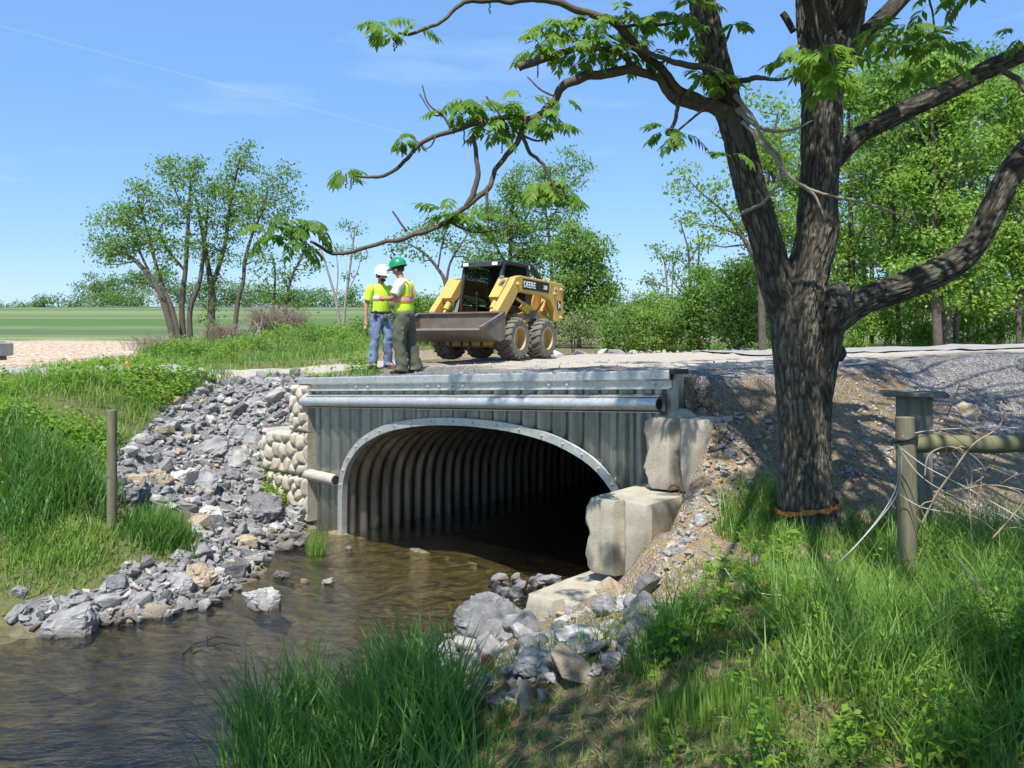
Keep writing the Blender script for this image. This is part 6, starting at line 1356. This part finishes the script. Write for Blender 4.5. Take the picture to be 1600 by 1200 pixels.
# litter: dead straw on the bare ground
xy = seed(-.6, 3.6, 2.8, 6.4, 6500, lambda x, y: fn_right(x, y)*(.2+.8*BARE(x, y))); N = len(xy); z = ground(xy[:, 0], xy[:, 1]); a = rng.uniform(0, 6.28, N); c = np.stack([xy[:, 0], xy[:, 1], z+.012], 1); d = np.stack([np.cos(a), np.sin(a), rng.normal(0, .12, N)], 1)
V, Q = leaves_np(c, d, np.tile([0, 0, 1.], (N, 1)), rng.uniform(.05, .16, N), rng.uniform(.003, .007, N)); tag(np_mesh('dead_straw', V, Q, M['straw'], None), kind='stuff')
# the tuft standing in the stream and the one growing on the rubble
def tuft(px, py, rad, n, hlo, hhi, label):
    h = water_hit(px, py); N = n; g = G()
    for k in range(n):
        a = random.uniform(0, 6.28); r = rad*math.sqrt(random.random()); s = Vector((r*math.cos(a), r*math.sin(a), -.05)); L = random.uniform(hlo, hhi); b = random.uniform(0, 6.28); ln = random.uniform(.1, .55); w = random.uniform(.006, .011); sd = Vector((-math.sin(b), math.cos(b), 0)); dv = Vector((math.cos(b), math.sin(b), 0)); vv = []
        for t in (0, .35, .7, 1): c = s+Vector((0, 0, L*(t-.25*ln*t*t)))+dv*L*ln*t**1.8; vv += [c-sd*w*(1.02-t)*.6, c+sd*w*(1.02-t)*.6]
        g.add(vv, [(0, 1, 3, 2), (2, 3, 5, 4), (4, 5, 7, 6)])
    o = g.build('grass_tuft', M['grass'], None); o.location = h; at = o.data.attributes.new('tint', 'FLOAT', 'POINT'); at.data.foreach_set('value', np.repeat(rng.uniform(.2, .9, n), 8).astype(np.float32)); tag(o, label, 'grass tuft')
tuft(494, 864, .13, 150, .25, .5, 'green grass tuft growing out of the shallow water before the headwall')
tuft(330, 690, .07, 40, .08, .2, 'small green sprout among the stones halfway up the rubble slope')
tuft(425, 590, .16, 80, .12, .32, 'weed tuft at the top edge of the rubble slope')
tuft(460, 588, .10, 50, .12, .40, 'narrow weed tuft beside the white slab at the top of the rubble')
# the streamside tree behind the viewpoint: its crown shades the near bank and the near water
g = G(); tx, ty = -1.6, -3.4; tz = gz(tx, ty); b = Vector((tx, ty, tz))
def up_(pts, r): g.tube(smooth_path(pts, 5), interp(r, 5), 12)
up_([b-Vector((0, 0, .2)), b+Vector((.1, .3, 2)), b+Vector((-.1, 1.0, 4)), b+Vector((-.4, 1.6, 6)), b+Vector((-.6, 1.8, 8.4))], [.3, .24, .19, .13, .05])
cl_ = []
for k in range(260):
    a = random.uniform(0, 6.28); r = 2.9*math.sqrt(random.random()); x, y, z = -3.3+r*math.cos(a)*1.1, .5+r*math.sin(a)*.9, random.uniform(2.7, 5.6)
    if z < .46*max(y, 0)+.9 or noise.noise(Vector((x*.6, y*.6, z*.4+3))) < -.16: continue
    cl_.append((x, y, z))
for i in range(0, len(cl_), 4):
    e = Vector(cl_[i]); s = b+Vector((-.1, 1.1, min(e.z-tz-.6, 6))); up_([s, s.lerp(e, .5)+Vector((0, 0, .2)), e], [.05, .035, .012])
c = np.repeat(np.array(cl_), 110, 0); c = c+rng.normal(size=c.shape)*np.array([.42, .42, .3]); N = len(c); d = rng.normal(size=(N, 3)); V, Q = leaves_np(c, d, rng.normal(size=(N, 3))*.6+np.array([0, 0, 1.]), rng.uniform(.08, .15, N), rng.uniform(.045, .08, N))
rt = empty('tree', b, 0, 'leafy streamside tree standing behind the viewpoint on the near bank', 'tree'); o = g.build('trunk', M['trunk'], None, True); o.parent = rt; o.location = -b
o = np_mesh('crown', V, Q, M['leaf'], None, np.repeat(rng.random(N), 4)); o.parent = rt; o.location = -b
# ------------------------------------------------------------------ fences, posts and small things
def wood(name, ca, cb):
    m = NT(name); v = m.coord('Object', (9, 9, .9)); c = m.mix(m.ramp(m.noise(2.5, 8, .7, v), [(.35, 0), (.68, 1)]), ca, cb); return m.done(c, .9, normal=m.bump(m.noise(9, 6, .65, v), .5, .012), spec=.2)
M['post'] = wood('weathered_post', (.215, .20, .125), (.13, .12, .08)); M['grey_wood'] = wood('grey_board', (.22, .21, .18), (.12, .115, .10))
M['moss'] = plain('mossy_log', (.19, .185, .10), .95, var=.45, scale=7, bump=.4, bscale=25)
def post(p, r, h, name='fence_post', jit=.03, lean=(0, 0)):
    g = G(); n = 16; hs = np.linspace(-.3, h, 12); g.tube([Vector((lean[0]*z, lean[1]*z, z)) for z in hs]+[Vector((lean[0]*h, lean[1]*h, h+.004))], [r*1.03]*6+[r]*6+[r*.9], n, jit=jit*.4); o = g.build(name, M['post'], None, 'auto'); o.location = p; return o
h = hit(175, 826); h.y = h.y; tag(post(h, 7.4/F*h.y, 184/F*h.y), 'round weathered fence post standing alone by the rubble slope', 'fence post')
fp = P(1415, 845, 5.7); fp.z = gz(fp.x, fp.y); fence = empty('fence', fp, 0, 'post and log rail fence, old and mossy, in the long grass near the tree', 'fence')
top = (HZ-652)/F*5.7; g = G(); H_ = top-fp.z; zs = np.linspace(-.3, H_, 16)
g.tube([Vector((.012*math.sin(z*3), 0, z)) for z in zs], [(13.6+1.3*math.sin(z*2.2))/F*5.7 for z in zs], 18, jit=.025); q = g.build('post', M['post'], fence, 'auto')
g = G(); a = P(1424, 694, 5.75)-fp; b = P(1680, 692, 5.5)-fp; g.tube([a.lerp(b, t)+Vector((0, 0, .006*math.sin(t*9))) for t in np.linspace(0, 1, 14)], [.058+.003*math.sin(i*1.3) for i in range(14)], 16, jit=.03); g.build('rail', M['moss'], fence, 'auto')
g = G(); c = P(1680, 692, 5.5)-fp; zz = gz((1680-800)/F*5.5, 5.5)-fp.z; g.tube([Vector((c.x, c.y, zz-.3)), Vector((c.x, c.y, c.z+.2))], .065, 14); g.build('post', M['post'], fence, 'auto')
for zz in (-(712-HZ)/F*5.7, -(790-HZ)/F*5.7):      # dark knots and bands on the post
    g = G(); g.tube([Vector((0, 0, top*0+(HZ-692)/F*5.7-fp.z)), Vector((0, 0, (HZ-690)/F*5.7-fp.z))], .071, 16)
g = G(); zb = (HZ-684)/F*5.7-fp.z
g.tube([Vector((.071*math.cos(t), .071*math.sin(t), zb+.02*math.cos(t))) for t in np.linspace(2.9, 6.5, 16)], .010, 6); g.tube([Vector((-.07, -.03, zb-.02)), Vector((-.11, -.05, zb-.035))], .008, 6); g.build('insulator', M['blk'], fence)
# stand with a flat board on top
sb = P(1428, 690, 7.1); zg = gz(sb.x, sb.y); st = empty('wooden_stand', (sb.x, sb.y, zg), R(-22), 'grey wooden post with a square board nailed flat on top', 'wooden stand'); ztop = (HZ-612)/F*7.1-zg
g = G(); g.box((-.25, -.18, ztop-.035), (.25, .18, ztop), None, .006); g.build('top_board', M['grey_wood'], st)
g = G(); g.box((-.135, -.09, -.3), (.10, -.055, ztop-.036), None, .004); g.box((.10, -.09, -.3), (.135, .09, ztop-.036), None, .004); g.box((-.135, -.055, -.3), (-.10, .09, ztop-.036), None, .004); g.build('upright', M['grey_wood'], st)
# loose electric wires
def wire(pts, r, label, mat, name='wire'):
    g = G(); g.tube(smooth_path([P(*p) for p in pts], 8), r, 6); tag(g.build(name, mat, None, True), label, 'wire')
M['wire'] = plain('white_fence_wire', (.46, .46, .43), .5, var=.2, scale=30)
wire([(1402,695,5.6),(1445,728,5.45),(1510,762,5.25),(1560,790,5.1),(1640,835,4.9)], .003, 'upper loose white wire slanting down from the mossy post across the grass', M['wire'])
wire([(1403,697,5.6),(1440,745,5.45),(1500,780,5.3),(1570,808,5.1),(1640,845,4.9)], .0024, 'lower loose white wire slanting down beside the brambles', M['wire'])
wire([(1396,693,5.6),(1404,720,5.58),(1402,755,5.55),(1385,792,5.4),(1350,838,5.1),(1310,880,4.8)], .003, 'white wire drooping from the mossy post into the grass toward the tree', M['wire'])
wire([(1408,700,5.6),(1408,740,5.55),(1400,775,5.5),(1375,810,5.3),(1340,850,5.0),(1325,865,4.9)], .0024, 'second strand drooping close beside the thicker white wire', M['wire'])
wire([(1400,768,5.62),(1420,782,5.6),(1445,794,5.5),(1490,802,5.4)], .003, 'short white wire crossing low on the mossy post', M['wire'])
wire([(1410,682,5.65),(1450,673,5.7),(1520,669,5.8),(1640,668,6.0)], .0035, 'taut white wire running above the log rail', M['wire'])
wire([(1132,888,5.6),(1148,908,5.5),(1170,922,5.4),(1200,929,5.3),(1222,930,5.2)], .004, 'curl of white cord lying in the grass before the trunk', M['wire'])
def bramble(pts, r, label):
    g = G(); pp = smooth_path([P(*p) for p in pts], 6); g.tube(pp, [r*(1-.6*i/len(pp)) for i in range(len(pp))], 6)
    for k in range(4):
        i = random.randrange(2, len(pp)-2); e = pp[i]+Vector((random.gauss(0, .12), random.gauss(0, .06), random.gauss(.03, .1))); g.tube([pp[i], pp[i].lerp(e, .5)+Vector((0, 0, .02)), e], [r*.5, r*.4, r*.2], 5)
    tag(g.build('bramble', M['straw'], None, True), label, 'bramble')
bramble([(1440,820,5.4),(1462,775,5.35),(1490,735,5.3),(1520,695,5.3),(1560,668,5.3),(1570,640,5.3)], .009, 'thick dead bramble cane arching up over the log rail')
bramble([(1445,745,5.4),(1452,710,5.4),(1485,698,5.4),(1520,712,5.3),(1540,740,5.3),(1512,760,5.3)], .006, 'tangled dead bramble loop hanging before the rail')
bramble([(1480,650,6.2),(1492,620,6.2),(1500,600,6.2)], .007, 'bare dead stalk rising behind the wooden stand')
bramble([(1505,765,5.2),(1550,758,5.1),(1610,768,5.0)], .006, 'dark dead twig lying level across the wires')
bramble([(1495,870,4.6),(1530,920,4.4),(1560,960,4.2),(1575,1010,4.0)], .006, 'reddish dead stalk leaning in the long grass at the frame edge')
bramble([(1500,700,5.35),(1518,735,5.3),(1515,790,5.2),(1520,850,5.1)], .005, 'thin dead stem standing upright in the tangle')
bramble([(1550,842,4.9),(1582,806,4.9),(1610,770,4.9)], .006, 'slanting dead stem at the frame edge by the wires')
bramble([(1118,700,8.2),(1122,680,8.2),(1118,664,8.2)], .006, 'dead weed stalk beside the upright concrete block')
# half-buried log, orange topped marker, twigs in the water
g = G(); a = hit(1240, 925)+Vector((0, 0, .05)); b = a+Vector((.30, .03, -.01)); g.tube([a, a.lerp(b, .5), b], [.055, .058, .056], 16, jit=.03); tag(g.build('cut_log', plain('barkless_log', (.32, .28, .17), .9, var=.3), None, 'auto'), 'short pale cut log lying in the grass below the tree', 'log')
mk = hit(200, 580); ms = empty('marker_stake', mk, 0, 'white survey stake with an orange top beside the paved road', 'marker'); 
g = G(); g.tube([(0, 0, -.2), (0, 0, .13)], .035, 10); g.build('stake', M['white'], ms, 'auto'); g = G(); g.lathe([(.06, .13), (.066, .14), (.066, .19), (.05, .21), (.001, .212)], 14); g.build('cap', M['orange'], ms, 'auto')
g = G(); c = water_hit(285, 1022); tw = [c]
for k in range(9):
    s = random.choice(tw); e = s+Vector((random.gauss(.05, .16), random.gauss(0, .12), random.uniform(-.02, .07))); tw.append(e); g.tube([s, s.lerp(e, .5)+Vector((0, 0, .03)), e], [.008, .007, .003], 5)
tag(g.build('driftwood', plain('black_wet_twig', (.02, .016, .012), .6), None), 'black wet twigs snagged in the stream', 'driftwood')
g = G(); c = hit(762, 1058)
g.box((-.035, -.05, -.05), (.035, .05, .09), Matrix.Translation(c+Vector((0, 0, .06))) @ Matrix.Rotation(.4, 4, 'Z'), .008); tag(g.build('brick', plain('red_brick', (.26, .085, .05), .9, var=.3)), 'broken red brick lying among the stones behind the tall grass', 'brick')
# rear corner of a parked trailer at the frame edge
tp = Vector((-12.46, 19.55, gz(-12, 19.5))); tr = empty('utility_trailer', tp, R(4), 'corner of a pale green box trailer parked by the stubble field', 'trailer')
g = G(); g.box((-2.2, -.8, .30), (.62, .8, .62), None, .03); g.build('box_body', plain('pale_green_paint', (.42, .46, .38), .55, var=.25), tr)
g = G()
for x in (-2.0, -1.2, -.4, .35): g.box((x, -.83, .28), (x+.07, .83, .645), None, .008)
g.build('side_rib', plain('pink_grey_post', (.42, .36, .34), .6), tr)
g = G(); g.box((-2.1, -.6, .2), (.55, .6, .3)); g.box((.42, -.6, .08), (.56, -.45, .24)); g.build('under_frame', M['blk'], tr)
for y in (-.72, .72):
    q = G(); q.lathe([(.12, -.07), (.2, -.08), (.23, -.06), (.23, .06), (.2, .08), (.12, .07)], 24, Matrix.Translation((-.35, y, .22)) @ Matrix.Rotation(R(90), 4, 'X')); w = q.build('wheel', M['tyre'], tr, 'auto')
    q = G(); q.lathe([(.001, -.06), (.12, -.065), (.12, .065), (.001, .06)], 16, Matrix.Translation((-.35, y, .22)) @ Matrix.Rotation(R(90), 4, 'X')); q.build('rim', M['galv'], w, 'auto')
# the old vapour trail high overhead
g = G(); a, b = P(-300, -40, 2200), P(720, 232, 2200); g.tube([a.lerp(b, t) for t in np.linspace(0, 1, 12)], [3.0-1.2*t for t in np.linspace(0, 1, 12)], 8)
m = NT('thin_vapour'); m.n.remove(m.b); d = m.node('ShaderNodeBsdfDiffuse'); d.inputs[0].default_value = (.9, .9, .9, 1); t = m.node('ShaderNodeBsdfTransparent'); x = m.node('ShaderNodeMixShader'); x.inputs[0].default_value = .035; m.L(t.outputs[0], x.inputs[1]); m.L(d.outputs[0], x.inputs[2]); m.L(x.outputs[0], m.out.inputs[0])
tag(g.build('vapour_trail', m.m, None, True), kind='stuff')
